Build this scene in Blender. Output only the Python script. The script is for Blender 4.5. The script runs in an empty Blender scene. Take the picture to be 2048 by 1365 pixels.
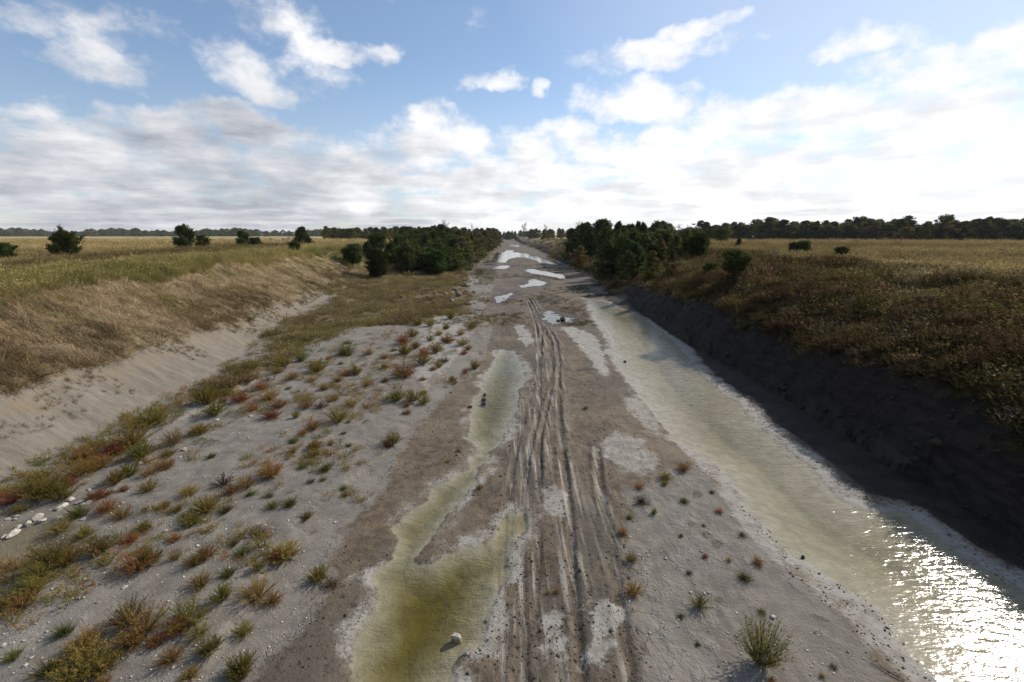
import bpy, math, random
import numpy as np
from mathutils import Vector

# ------------------------------------------------------------------ camera, sky, sun, exposure
SC = bpy.context.scene
COL = SC.collection
R = math.radians
CAM_H = 8.0
FPX = 910.2                      # 16 mm lens, in pixels of the 2048 px wide photograph
PITCH = math.atan(212.0 / FPX)   # looking slightly down from a bridge deck
SUN_AZ, SUN_EL = R(54), R(36)
SUN = Vector((math.sin(SUN_AZ) * math.cos(SUN_EL), math.cos(SUN_AZ) * math.cos(SUN_EL), math.sin(SUN_EL)))

cam = bpy.data.cameras.new('camera')
cam.lens = 16.0
cam.sensor_width = 36.0
cam.clip_start = 0.1
cam.clip_end = 12000
camo = bpy.data.objects.new('camera', cam)
COL.objects.link(camo)
camo.location = (0, 0, CAM_H)
camo.rotation_euler = (math.pi / 2 - PITCH, 0, 0)
SC.camera = camo

SC.view_settings.view_transform = 'Standard'
SC.view_settings.look = 'None'
SC.view_settings.gamma = 1
SC.view_settings.use_curve_mapping = False
SC.view_settings.exposure = 0.0
SC.render.engine = 'CYCLES'
SC.cycles.use_denoising = True
SC.cycles.max_bounces = 6
SC.cycles.diffuse_bounces = 2
SC.cycles.glossy_bounces = 2
SC.cycles.transparent_max_bounces = 12
SC.cycles.caustics_reflective = False
SC.cycles.caustics_refractive = False
SC.cycles.sample_clamp_indirect = 4.0

SKY_STRENGTH = 0.14
SUN_STRENGTH = 4.6


def ray_dir(px, py):
    """direction in the world of a point seen in the photograph (2048 px wide)"""
    x = (px - 1024.0) / FPX
    v = (py - 682.5) / FPX
    c, s = math.cos(PITCH), math.sin(PITCH)
    return (x, c - v * s, -s - v * c)


def az_el(px, py):
    x, y, z = ray_dir(px, py)
    return math.atan2(x, y), math.atan2(z, math.hypot(x, y))


class NT:
    """tiny helper for node trees"""
    def __init__(self, tree):
        self.t = tree
        self.t.nodes.clear()

    def n(self, kind, **kw):
        nd = self.t.nodes.new(kind)
        for k, v in kw.items():
            if k.startswith('i_'):
                nd.inputs[k[2:].replace('_', ' ')].default_value = v
            else:
                setattr(nd, k, v)
        return nd

    def link(self, a, b):
        self.t.links.new(a, b)

    def put(self, sock, v):
        if isinstance(v, bpy.types.NodeSocket):
            self.link(v, sock)
        elif v is not None:
            sock.default_value = v

    def math(self, op, a, b=None, c=None, clamp=False):
        nd = self.n('ShaderNodeMath', operation=op, use_clamp=clamp)
        self.put(nd.inputs[0], a)
        self.put(nd.inputs[1], b)
        self.put(nd.inputs[2], c)
        return nd.outputs[0]

    def vmath(self, op, a, b=None, out=0):
        nd = self.n('ShaderNodeVectorMath', operation=op)
        self.put(nd.inputs[0], a)
        self.put(nd.inputs[1], b)
        return nd.outputs[out]

    def smooth(self, v, a, b, lo=0.0, hi=1.0, interp='SMOOTHSTEP'):
        nd = self.n('ShaderNodeMapRange', interpolation_type=interp)
        self.put(nd.inputs['Value'], v)
        nd.inputs['From Min'].default_value = a
        nd.inputs['From Max'].default_value = b
        nd.inputs['To Min'].default_value = lo
        nd.inputs['To Max'].default_value = hi
        return nd.outputs['Result']

    def mix(self, f, a, b, blend='MIX'):
        nd = self.n('ShaderNodeMix', data_type='RGBA', blend_type=blend)
        self.put(nd.inputs[0], f)
        self.put(nd.inputs[6], a if not isinstance(a, tuple) else (*a, 1)[:4])
        self.put(nd.inputs[7], b if not isinstance(b, tuple) else (*b, 1)[:4])
        return nd.outputs[2]

    def noise(self, vec, scale, detail=4, rough=0.55, dist=0.0, out='Fac'):
        nd = self.n('ShaderNodeTexNoise')
        if vec is not None:
            self.link(vec, nd.inputs['Vector'])
        nd.inputs['Scale'].default_value = scale
        nd.inputs['Detail'].default_value = detail
        nd.inputs['Roughness'].default_value = rough
        nd.inputs['Distortion'].default_value = dist
        return nd.outputs[out]

    def scaled(self, vec, s, rot=(0, 0, 0), loc=(0, 0, 0)):
        nd = self.n('ShaderNodeMapping')
        self.link(vec, nd.inputs['Vector'])
        nd.inputs['Scale'].default_value = s
        nd.inputs['Rotation'].default_value = rot
        nd.inputs['Location'].default_value = loc
        return nd.outputs[0]


def build_world():
    w = bpy.data.worlds.new('World')
    SC.world = w
    w.use_nodes = True
    w.cycles.sampling_method = 'MANUAL'
    w.cycles.sample_map_resolution = 512
    t = NT(w.node_tree)
    out = t.n('ShaderNodeOutputWorld')
    bg = t.n('ShaderNodeBackground')
    bg.inputs['Strength'].default_value = SKY_STRENGTH
    t.link(bg.outputs[0], out.inputs[0])
    sky = t.n('ShaderNodeTexSky', sky_type='NISHITA', sun_disc=False)
    sky.sun_elevation = SUN_EL
    sky.sun_rotation = SUN_AZ
    sky.altitude = 150
    sky.air_density = 1.0
    sky.dust_density = 0.25
    sky.ozone_density = 2.0
    co = t.n('ShaderNodeTexCoord').outputs['Generated']
    d = t.vmath('NORMALIZE', co)
    sep = t.n('ShaderNodeSeparateXYZ')
    t.link(d, sep.inputs[0])
    dx, dy, dz = sep.outputs
    az = t.math('ARCTAN2', dx, dy)
    el = t.math('ARCSINE', dz)
    cmb = t.n('ShaderNodeCombineXYZ')
    t.link(az, cmb.inputs[0])
    t.link(el, cmb.inputs[1])
    ae = cmb.outputs[0]
    # domain warp makes the cloud outlines billow
    warp = t.noise(d, 7.0, 4, 0.6, out='Color')
    warp = t.vmath('SUBTRACT', warp, (0.5, 0.5, 0.5))
    wsc = t.vmath('MULTIPLY', warp, (0.24, 0.12, 0.0))
    aew = t.vmath('ADD', ae, wsc)
    # cumulus masses of this sky: photo x, y, half width, half height, weight
    blobs = [(690, 108, 78, 30, .90), (585, 150, 110, 42, .74), (520, 12, 100, 36, .60), (235, 135, 120, 38, .62),
             (290, 70, 60, 20, .4), (140, 40, 210, 42, .50), (430, 18, 200, 32, .52), (1480, 90, 120, 26, .35), (960, 165, 55, 22, .85), (868, 232, 50, 20, .8), (1285, 118, 135, 30, .92),
             (1390, 52, 75, 22, .8), (1265, 212, 105, 42, 1.0), (1905, 140, 160, 54, .96), (1790, 66, 90, 34, .80),
             (1680, 105, 40, 22, .5), (1053, 182, 24, 16, .8), (1560, 235, 190, 42, 1.0), (860, 292, 140, 42, .95),
             (1130, 290, 100, 36, .95), (310, 262, 130, 40, .95), (460, 250, 130, 40, 1.0), (120, 310, 200, 50, .9),
             (600, 300, 110, 40, .8), (1780, 250, 240, 50, 1.0), (1400, 290, 160, 40, .9), (60, 20, 120, 40, .55),
             (2050, 80, 90, 50, .9), (1650, 330, 380, 40, .8)]
    total = None
    for (bx, by, rx, ry, wt) in blobs:
        a, e = az_el(bx, by)
        a1, _ = az_el(bx + rx, by)
        a0, _ = az_el(bx - rx, by)
        _, e1 = az_el(bx, by - ry)
        _, e0 = az_el(bx, by + ry)
        sa, se = max(abs(a1 - a0) / 2, .01), max(abs(e1 - e0) / 2, .01)
        q = t.vmath('SUBTRACT', aew, (a, e, 0))
        q = t.vmath('DIVIDE', q, (sa, se, 1))
        q2 = t.vmath('DOT_PRODUCT', q, q, out=1)
        g = t.smooth(q2, 3.2, 0.0, 0.0, wt * .92)
        total = g if total is None else t.math('MAXIMUM', total, g)
    # layered deck toward the horizon, seen in perspective
    den = t.math('ADD', t.math('MAXIMUM', dz, 0.0), 0.05)
    pl = t.n('ShaderNodeCombineXYZ')
    t.link(t.math('DIVIDE', dx, den), pl.inputs[0])
    t.link(t.math('DIVIDE', dy, den), pl.inputs[1])
    plan = pl.outputs[0]
    deckn = t.noise(plan, 0.62, 4, 0.5)
    deck = t.math('MULTIPLY', t.smooth(el, R(13.0), R(6.5)), t.smooth(deckn, 0.28, 0.52, 0.45, 1.05))
    puff = t.noise(t.scaled(d, (1, 1, 3.3)), 12.0, 5, 0.56)
    deck = t.math('ADD', deck, t.math('MULTIPLY', t.math('SUBTRACT', puff, 0.48), t.smooth(el, R(14.5), R(9.0), 0.0, 1.2)))
    # scattered clouds higher up and all round
    scat = t.noise(plan, 0.55, 3, 0.5)
    high = t.math('MULTIPLY', t.smooth(scat, 0.56, 0.72), t.smooth(el, R(20), R(27)))
    high2 = t.math('MULTIPLY', t.smooth(scat, 0.50, 0.68), t.smooth(t.math('ABSOLUTE', az), R(50), R(60)))
    total = t.math('MAXIMUM', total, deck)
    total = t.math('MAXIMUM', total, t.math('MULTIPLY', t.math('MAXIMUM', high, high2), 0.9))
    fine = t.noise(t.scaled(d, (1, 1, 1.6)), 10.0, 7, 0.60)
    cov = t.math('ADD', total, t.math('MULTIPLY', t.math('SUBTRACT', fine, 0.5), 2.5))
    alpha = t.smooth(cov, 0.22, 1.02)
    # light on the clouds: towards the sun they glow, away from it they turn grey
    sd = t.vmath('DOT_PRODUCT', d, tuple(SUN), out=1)
    prox = t.smooth(sd, 0.0, 0.72)
    lump = t.noise(t.scaled(d, (1, 1, 3.2)), 5.0, 4, 0.5)
    relief = t.math('MULTIPLY', t.math('SUBTRACT', lump, 0.5), 1.1)
    lit = t.math('ADD', relief, t.smooth(deckn, 0.35, 0.65, 0.08, -0.08))
    lit = t.math('ADD', lit, t.smooth(cov, 0.4, 1.3, 0.10, -0.06))
    lit = t.math('ADD', lit, t.math('MULTIPLY', t.math('SUBTRACT', fine, 0.5), 0.9))
    lit = t.math('ADD', lit, t.smooth(prox, 0.0, 1.0, 0.42, 1.0, 'LINEAR'))
    lit = t.math('ADD', lit, t.math('MULTIPLY', t.math('SUBTRACT', puff, 0.5), t.smooth(el, R(15.0), R(9.0), 0.0, 1.25)))
    k = 1.0 / SKY_STRENGTH
    ccol = t.mix(t.smooth(lit, 0.10, 1.00, interp='LINEAR'), (.36 * k, .385 * k, .45 * k), (1.04 * k, 1.04 * k, 1.05 * k))
    # thin bright veil low in the sky
    veil = t.math('MULTIPLY', t.smooth(el, R(19), R(1.0), 0.14, 1.0), 0.5)
    veil = t.math('MAXIMUM', veil, t.smooth(sd, 0.55, 1.0, 0.0, 0.5))
    vcol = t.mix(prox, (.44 * k, .51 * k, .64 * k), (.74 * k, .82 * k, .95 * k))
    base = t.mix(veil, sky.outputs[0], vcol)
    c = t.mix(t.math('MULTIPLY', alpha, 0.97), base, ccol)
    t.link(c, bg.inputs['Color'])


build_world()
sun = bpy.data.lights.new('sun', 'SUN')
sun.energy = SUN_STRENGTH
sun.angle = R(0.53)
sun.color = (1.0, 0.925, 0.81)
suno = bpy.data.objects.new('sun', sun)
COL.objects.link(suno)
suno.rotation_euler = SUN.to_track_quat('Z', 'Y').to_euler()
suno.location = (60, 50, 60)

# ------------------------------------------------------------------ numeric helpers
rng = np.random.default_rng(7)
random.seed(7)


def _hash(ix, iy, seed):
    h = (ix.astype(np.int64) * 374761393 + iy.astype(np.int64) * 668265263 + seed * 1442695041) & 0xFFFFFFFF
    h = ((h ^ (h >> 13)) * 1274126177) & 0xFFFFFFFF
    h = h ^ (h >> 16)
    return (h & 0xFFFFFF) / float(0xFFFFFF)


def vnoise(x, y, seed=0):
    ix, iy = np.floor(x), np.floor(y)
    fx, fy = x - ix, y - iy
    fx, fy = fx * fx * (3 - 2 * fx), fy * fy * (3 - 2 * fy)
    a, b = _hash(ix, iy, seed), _hash(ix + 1, iy, seed)
    c, e = _hash(ix, iy + 1, seed), _hash(ix + 1, iy + 1, seed)
    return (a * (1 - fx) + b * fx) * (1 - fy) + (c * (1 - fx) + e * fx) * fy


def fbm(x, y, seed=0, oct=4, rough=.5):
    s, a, n = 0, 1.0, 0
    for i in range(oct):
        s = s + a * vnoise(x * 2 ** i + 17.3 * i, y * 2 ** i - 9.1 * i, seed + i)
        n += a
        a *= rough
    return s / n - 0.5          # about -0.5 .. 0.5


def sstep(v, a, b):
    t = np.clip((v - a) / (b - a), 0, 1)
    return t * t * (3 - 2 * t)


def ground(px, py, z=0.0):
    x, y, dz = ray_dir(px, py)
    t = (z - CAM_H) / dz
    return (x * t, y * t)


def poly_w(pts, z=0.0):
    return np.array([ground(a, b, z) for a, b in pts])


def poly_sd(P, X, Y):
    """signed distance to polygon, positive inside; only exact near it"""
    x0, y0 = P.min(0) - 3
    x1, y1 = P.max(0) + 3
    out = np.full(X.shape, -9.0)
    m = (X > x0) & (X < x1) & (Y > y0) & (Y < y1)
    if not m.any():
        return out
    x, y = X[m], Y[m]
    d = np.full(x.shape, 1e9)
    ins = np.zeros(x.shape, bool)
    n = len(P)
    for i in range(n):
        ax, ay = P[i]
        bx, by = P[(i + 1) % n]
        ex, ey = bx - ax, by - ay
        l2 = ex * ex + ey * ey + 1e-12
        t = np.clip(((x - ax) * ex + (y - ay) * ey) / l2, 0, 1)
        d = np.minimum(d, (x - ax - t * ex) ** 2 + (y - ay - t * ey) ** 2)
        c = (ay > y) != (by > y)
        with np.errstate(divide='ignore', invalid='ignore'):
            xi = ax + (y - ay) * ex / (ey if abs(ey) > 1e-12 else 1e-12)
        ins ^= c & (x < xi)
    d = np.sqrt(d)
    out[m] = np.where(ins, d, -d)
    return out


def make_mesh(name, verts, faces, mat=None, attrs=None, smooth=False):
    """faces: (n,k) integer array, all with k corners; attrs: name -> per vertex float or rgb"""
    me = bpy.data.meshes.new(name)
    verts = np.ascontiguousarray(verts, np.float32)
    faces = np.ascontiguousarray(faces, np.int32)
    n, k = faces.shape
    me.vertices.add(len(verts))
    me.vertices.foreach_set('co', verts.ravel())
    me.loops.add(n * k)
    me.loops.foreach_set('vertex_index', faces.ravel())
    me.polygons.add(n)
    me.polygons.foreach_set('loop_start', np.arange(0, n * k, k, dtype=np.int32))
    if smooth:
        me.polygons.foreach_set('use_smooth', np.ones(n, bool))
    for a, v in (attrs or {}).items():
        v = np.asarray(v, np.float32)
        if v.ndim == 1:
            me.attributes.new(a, 'FLOAT', 'POINT').data.foreach_set('value', v)
        else:
            c = np.ones((len(v), 4), np.float32)
            c[:, :v.shape[1]] = v
            me.attributes.new(a, 'FLOAT_COLOR', 'POINT').data.foreach_set('color', c.ravel())
    if mat:
        me.materials.append(mat)
    me.update(calc_edges=True)
    return me


def link(name, data, parent=None, loc=None):
    o = bpy.data.objects.new(name, data)
    COL.objects.link(o)
    if parent:
        o.parent = parent
    if loc is not None:
        o.location = loc
    return o


def tag(o, label=None, cat=None, group=None, kind=None):
    for k, v in (('label', label), ('category', cat), ('group', group), ('kind', kind)):
        if v:
            o[k] = v
    return o


# ------------------------------------------------------------------ traced outlines of the bed
STREAM = [(1960, 1450), (1879, 1365), (1801, 1280), (1739, 1210), (1693, 1185), (1631, 1131), (1569, 1094), (1536, 1061),
          (1499, 1019), (1457, 961), (1412, 920), (1345, 882), (1325, 848), (1287, 800), (1262, 762), (1243, 735), (1224, 700),
          (1232, 688), (1215, 660), (1195, 640), (1183, 622), (1172, 604), (1168, 597), (1190, 599), (1215, 606), (1232, 617),
          (1262, 626), (1290, 632), (1312, 655), (1345, 680), (1385, 722), (1415, 757), (1448, 790), (1478, 808), (1515, 850),
          (1548, 868), (1590, 905), (1631, 943), (1664, 975), (1693, 1000), (1716, 1022), (1768, 1028), (1800, 1022), (1838, 1048),
          (1921, 1106), (2004, 1156), (2060, 1189), (2300, 1300), (2300, 1450)]
POOL = [(640, 1440), (675, 1365), (703, 1309), (737, 1239), (749, 1197), (750, 1152), (776, 1115), (780, 1081), (776, 1057), (807, 1028),
        (840, 1003), (861, 972), (898, 961), (923, 941), (952, 912), (955, 890), (930, 879), (936, 845), (933, 812), (945, 795),
        (965, 765), (975, 738), (985, 715), (1002, 701), (1032, 702), (1045, 728), (1052, 757), (1045, 790), (1037, 818), (1014, 854),
        (997, 895), (972, 924), (952, 961), (931, 986), (902, 1032), (881, 1061), (865, 1090), (842, 1121), (862, 1123), (881, 1108),
        (915, 1098), (950, 1099), (972, 1082), (992, 1062), (1010, 1032), (1036, 1020), (1060, 1018), (1072, 1034), (1062, 1055), (1040, 1072),
        (1022, 1098), (1012, 1152), (985, 1193), (972, 1239), (962, 1288), (927, 1313), (906, 1365), (880, 1440)]


def c2(p):   # traced on an enlarged crop
    return [(600 + a / 2.904, 400 + b / 2.904) for a, b in p]


def c4(p):
    return [(940 + a / 5.389, 430 + b / 5.389) for a, b in p]


PUDDLES = {
    'a': c2([(1392, 662), (1440, 640), (1500, 662), (1545, 680), (1600, 690), (1588, 716), (1530, 712), (1465, 726), (1420, 705)]),
    'd': c4([(525, 765), (600, 745), (640, 700), (690, 688), (790, 715), (845, 735), (780, 765), (650, 772), (560, 785)]),
    'e': c4([(270, 890), (330, 870), (420, 850), (450, 835), (430, 890), (350, 930), (300, 960)]),
    'f': c4([(625, 610), (640, 585), (720, 592), (850, 625), (1000, 645), (1095, 690), (980, 690), (860, 660), (730, 640)]),
    'g': c4([(50, 600), (110, 582), (150, 600), (140, 640), (70, 650)]),
    'h': c4([(240, 578), (300, 555), (380, 548), (415, 555), (330, 580)]),
    'i': c4([(235, 490), (260, 450), (330, 405), (420, 392), (520, 405), (640, 425), (700, 445), (780, 462), (880, 482), (975, 543),
             (900, 535), (760, 505), (640, 480), (520, 462), (440, 492), (330, 518), (250, 515)]),
    'j': c4([(395, 322), (450, 318), (560, 335), (620, 348), (520, 345), (420, 335)]),
    'k': c4([(335, 395), (380, 382), (480, 380), (530, 390), (420, 402)]),
    'l': c4([(120, 545), (180, 530), (250, 530), (215, 548)]),
}
CRUST = {   # pale dried mud and salt patches without standing water
    'p': c2([(1500, 745), (1590, 742), (1680, 780), (1725, 810), (1755, 870), (1785, 930), (1805, 1000), (1780, 1032), (1730, 1015),
             (1690, 950), (1640, 890), (1590, 830), (1560, 790)]),
    'q': c2([(1240, 740), (1288, 726), (1320, 765), (1350, 800), (1372, 828), (1335, 842), (1310, 858), (1275, 815)]),
    'a': [(1084, 985), (1110, 978), (1134, 990), (1132, 1028), (1100, 1036), (1080, 1020)],
    'b': [(1097, 1245), (1112, 1238), (1135, 1262), (1138, 1305), (1120, 1320), (1104, 1290)],
    'c': [(1182, 1222), (1210, 1214), (1234, 1222), (1240, 1285), (1222, 1300), (1196, 1305), (1166, 1350), (1176, 1310), (1180, 1270)],
    'd': [(1190, 880), (1230, 862), (1290, 880), (1320, 930), (1300, 960), (1240, 950), (1200, 920)],
    'e': [(1240, 790), (1290, 800), (1325, 850), (1345, 890), (1290, 870), (1255, 830)],
    'f': [(830, 660), (880, 625), (960, 635), (955, 660), (930, 700), (900, 740), (850, 780), (820, 760), (840, 700)],
    'g': [(360, 830), (420, 810), (445, 822), (400, 842), (350, 860)],
    'h': [(905, 555), (935, 550), (965, 560), (950, 575), (920, 570)],
    'i': [(1175, 575), (1215, 572), (1220, 590), (1180, 592)],
}
MUDHOLLOW = [(-60, 1075), (40, 1052), (120, 1040), (140, 1065), (90, 1130), (50, 1180), (0, 1215), (-80, 1260)]
TERRACE = [(395, 800), (430, 765), (520, 690), (610, 625), (690, 590), (760, 560), (830, 550), (905, 540), (935, 560), (945, 600), (940, 628),
           (880, 632), (800, 650), (720, 655), (690, 660), (660, 680), (610, 705), (560, 735), (500, 765), (440, 790)]
TRACKS = [
    [(1058, 600), (1075, 632), (1082, 655), (1082, 710), (1078, 770), (1077, 813), (1060, 900), (1047, 986), (1047, 1081), (1046, 1160), (1045, 1255), (1036, 1400)],
    [(1055, 603), (1066, 632), (1074, 660), (1078, 700), (1072, 760), (1052, 817), (1030, 903), (1018, 978), (1004, 1048), (1003, 1152), (1003, 1255), (992, 1400)],
    [(1066, 600), (1092, 648), (1113, 686), (1117, 727), (1117, 790), (1120, 862), (1130, 965), (1142, 1048), (1142, 1131), (1152, 1214), (1165, 1400)],
    [(1066, 610), (1084, 650), (1102, 690), (1106, 740), (1098, 800), (1078, 883), (1076, 1007), (1076, 1090), (1072, 1172), (1066, 1255), (1058, 1400)],
    [(1075, 640), (1096, 690), (1102, 740), (1088, 790), (1066, 883), (1036, 960), (1012, 1060), (1014, 1160), (1018, 1260), (1012, 1400)],
    [(1196, 900), (1200, 980), (1217, 1065), (1225, 1143), (1236, 1214), (1248, 1300), (1258, 1400)],
]
BAREDGE = [(430, 1440), (520, 1365), (600, 1268), (641, 1197), (662, 1131), (695, 1065), (766, 986), (790, 937), (832, 870), (857, 833),
           (905, 780), (958, 744), (979, 693), (985, 640), (972, 620)]

# ------------------------------------------------------------------ terrain
YS = np.array([-60, 0, 14, 24, 36, 48, 58, 72, 100, 140, 256, 385, 900, 5000.])


def prof(*v):
    v = list(v) + [v[-1]] * (len(YS) - 1 - len(v))
    return np.array([v[0]] + v, float)


LC_X = prof(-25, -25.5, -26, -28, -30.5, -32, -33, -30, -27, -25, -24)
LC_Z = prof(5.55, 5.55, 5.5, 5.5, 5.5, 5.4, 5.35, 5.25, 5.2)
LB_X = prof(-18.8, -19, -20, -21.3, -23, -25, -27, -24, -20, -17, -16)
LB_Z = prof(2.5, 2.4, 1.95, 1.45, 1.15, 1.1, 1.5, 2.5, 2.8, 3)
LT_X = prof(-16.2, -16.3, -16.8, -19.5, -21.3, -23.2, -24, -15, -11, -10.5, -10.5)
LT_Z = prof(.35, .35, .32, .35, .4, .5, .8, .8, .6, .5)
RT_X = prof(13.2, 13.2, 13.2, 12.9, 13.3, 14, 15, 15.5, 14.5, 14, 12)
RL_X = prof(14.2, 14.6, 15.0, 14.7, 15.4, 16.6, 18, 18.5, 17.5, 17, 15)
RL_Z = prof(2.55, 2.75, 2.9, 2.8, 2.4, 2.0, 1.8, 1.9, 2.3, 2.5, 2.5)
RU_X = prof(18.2, 18.3, 18.4, 17.6, 18.6, 20, 22, 22, 21, 20, 19)
RU_Z = prof(4.0, 4.2, 4.4, 4.5, 4.2, 3.7, 3.5, 3.6, 4, 4.2)
RC_X = prof(26, 26, 26, 25.5, 26, 28, 30, 29, 27, 25, 24)
RC_Z = prof(5.5, 5.5, 5.55, 5.5, 5.3, 5.3, 5.2, 5.2, 5.2)
for T_ in (LC_X, LB_X, LT_X, RT_X, RL_X, RU_X, RC_X):      # the channel drifts off to the left far away
    T_[-3:] += (-2.0, -15.0, -200.0)
BE = np.array([ground(*p) for p in BAREDGE])
BE = BE[np.argsort(BE[:, 1])]


def bar_edge(y):
    return np.interp(y, BE[:, 1], BE[:, 0])


def at_y(tab, y):
    return np.interp(y, YS, tab)


def geo(a, d0, g, end):
    out, d = [a], d0
    while abs(out[-1]) < end:
        d *= g
        out.append(out[-1] + math.copysign(d, end if a >= 0 else -1))
    return out


cx = list(np.arange(-24.0, -2.0, 0.085)) + list(np.arange(-2.0, 5.5, .042)) + list(np.arange(5.5, 15.95, .085))
gx_r = geo(16.0, 0.078, 1.065, 5200)
gx_l = [-v for v in geo(24.0, 0.078, 1.065, 5200)][1:][::-1]
GX = np.array(gx_l + cx + gx_r)
ys = [5.0]
while ys[-1] < 5200:
    y = ys[-1]
    ys.append(y + min(max(0.058, y * y / 3640 * .9), .045 * y))
back = [5.0]
d = .1
while back[-1] > -55:
    d *= 1.2
    back.append(back[-1] - d)
GY = np.array(back[1:][::-1] + ys)
NX, NY = len(GX), len(GY)
X, Y = np.meshgrid(GX, GY)

Z = np.zeros_like(X)
for j, y in enumerate(GY):
    wob = 0.5 * math.sin(y * .31) + .3 * math.sin(y * .83 + 1)
    far = 1.0 if y < 60 else .6
    lc, lcz = at_y(LC_X, y) + wob * .8, at_y(LC_Z, y)
    lb, lbz = at_y(LB_X, y) + wob * .25, at_y(LB_Z, y) + .1 * math.sin(y * .5)
    lt, ltz = at_y(LT_X, y), at_y(LT_Z, y)
    be = bar_edge(y)
    rt = at_y(RT_X, y) + .25 * math.sin(y * .37)
    rl, rlz = at_y(RL_X, y) + .35 * wob, at_y(RL_Z, y) + .15 * math.sin(y * .45)
    ru, ruz = at_y(RU_X, y) + .5 * wob, at_y(RU_Z, y)
    rc, rcz = at_y(RC_X, y) + wob, at_y(RC_Z, y) + .12 * math.sin(y * .22)
    kx = [-6000, -60, lc - 12, lc - 3.5, lc, lc * .62 + lb * .38, lb, lb * .45 + lt * .55, lt, min(lt + 5, be - 2.2), be - .8, be + .7, -1.2, 2.0, 6.5, 9.5,
          rt - .5, rt + .4, rl, ru, rc, rc + 4, rc + 9, 60, 6000]
    kz = [5.1, 5.0, 4.75, lcz - .05, lcz - .12, lcz * .58 + lbz * .42 + .1, lbz, lbz * .36 + ltz * .64, ltz, .30, .22, .07, .05, .09, .07, .06,
          .12, .55, rlz, ruz, rcz - .05, rcz - .1, 5.0, 5.0, 5.1]
    Z[j] = np.interp(GX, kx, kz)
# soften the knots a little across x
for _ in range(3):
    Z[:, 1:-1] = .25 * Z[:, :-2] + .5 * Z[:, 1:-1] + .25 * Z[:, 2:]

n1 = fbm(X * .35, Y * .35, 1, 4)
n2 = fbm(X * 1.7, Y * 1.7, 5, 4)
n3 = fbm(X * 6.5, Y * 6.5, 9, 3)
lbx = at_y(LB_X, Y) + 1.3 * n2 + 1.6 * n1
rlx = at_y(RL_X, Y) + 1.1 * n2 + 1.2 * n1
ltx = at_y(LT_X, Y)
farw = sstep(Y, 70, 130)
wander = fbm(X * .05, Y * .035, 41, 3) * farw
rtx = at_y(RT_X, Y)
near = sstep(-Y, -260, -60)
vegL = sstep(lbx - X, -.25, .35)
vegR = sstep(X - rlx, -.25, .35)
terr_sd = poly_sd(poly_w(TERRACE, .35), X, Y) + 2.6 * n2 + 2.4 * n1 + 1.0 * n3 - .35
vegT = sstep(terr_sd, -.4, .5)
# beyond 62 m the low left bench is overgrown down to the water
bench = sstep(np.minimum(-(X - at_y(prof(-15, -15, -15, -17, -14, -10.5, -9.5, -9, -9.5, -10, -12, -25), Y)) + 2 * n1 + 9 * wander, (Y - 58) * .3), -.4, .6)
benchR = sstep(np.minimum((X - rtx) + 2.5 * n1 + .3 + 10 * wander, (Y - 60) * .2), -.3, .6)
veg = np.clip(np.maximum.reduce([vegL, vegR, vegT * .95, bench, benchR]), 0, 1)
slopeL = sstep(-X, 15.5, 17.5)
barm = sstep(bar_edge(Y) - X + .7 * n2 + .35 * n3, -.35, .45) * (Y < 75)

# relief
Z += veg * (n1 * .8 * (.35 + .65 * near) + n2 * .42 + n3 * .07) * np.where(np.abs(X) > 60, .3, 1) * np.where((X > 13) & (X < 34), 1.5, 1)
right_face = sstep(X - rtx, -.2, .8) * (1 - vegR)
left_face = sstep(ltx - X, -.2, .6) * (1 - vegL)
gul = fbm(Y * 1.1 + X * .15, X * .16, 21, 4)
Z += left_face * (gul * .22 + n2 * .16 + n3 * .05) + right_face * (gul * .5 + n2 * .22 + n3 * .05)
bed = (1 - np.maximum.reduce([veg, left_face, right_face]))
Z += bed * (n2 * .045 + n3 * .022 + barm * (n1 * .12 + n2 * .05))

# tyre ruts: pressed grooves with pushed-up shoulders
ruts = np.zeros_like(X)
rutm = np.zeros_like(X)
for k, tr in enumerate(TRACKS):
    w = np.array([ground(*p) for p in tr])
    w = w[np.argsort(w[:, 1])]
    yy = np.linspace(w[0, 1], w[-1, 1], 400)
    xx = np.interp(yy, w[:, 1], w[:, 0])
    for _ in range(14):
        xx[2:-2] = (xx[:-4] + xx[1:-3] + xx[2:-2] + xx[3:-1] + xx[4:]) / 5
    cxk = np.interp(Y, yy, xx) + .02 * np.sin(Y * .4 + k) + .03 * n2
    dd = np.abs(X - cxk)
    inr = ((Y > w[0, 1]) & (Y < w[-1, 1])) * (.6 + .8 * np.clip(vnoise(Y * .6, Y * 0 + k, 60) - .1, 0, 1))
    dep = [.12, .11, .07, .09, .08, .06][k]
    wd = .12
    tread = .75 + .25 * np.sign(np.sin(Y * 21 + (X - cxk) * 10))
    ruts += inr * (-dep * np.exp(-(dd / wd) ** 4) * (.68 + .32 * tread) + dep * .62 * np.exp(-((dd - wd * 1.75) / .09) ** 2) * (.6 + n3 * 1.6))
    rutm = np.maximum(rutm, inr * np.exp(-(dd / .42) ** 2))
ruts *= bed
Z += ruts
# general churned mud between the tracks
churn = sstep(X, -3.0, -1.4) * sstep(-X, -7.2, -5.2) * (Y < 62) * bed
Z += churn * (np.abs(fbm(X * 3.4, Y * 1.6, 33, 3)) * -.06 + .012)
Z = np.where((bed > .5) & (np.abs(X) < 20), np.maximum(Z, .016), Z)

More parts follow.
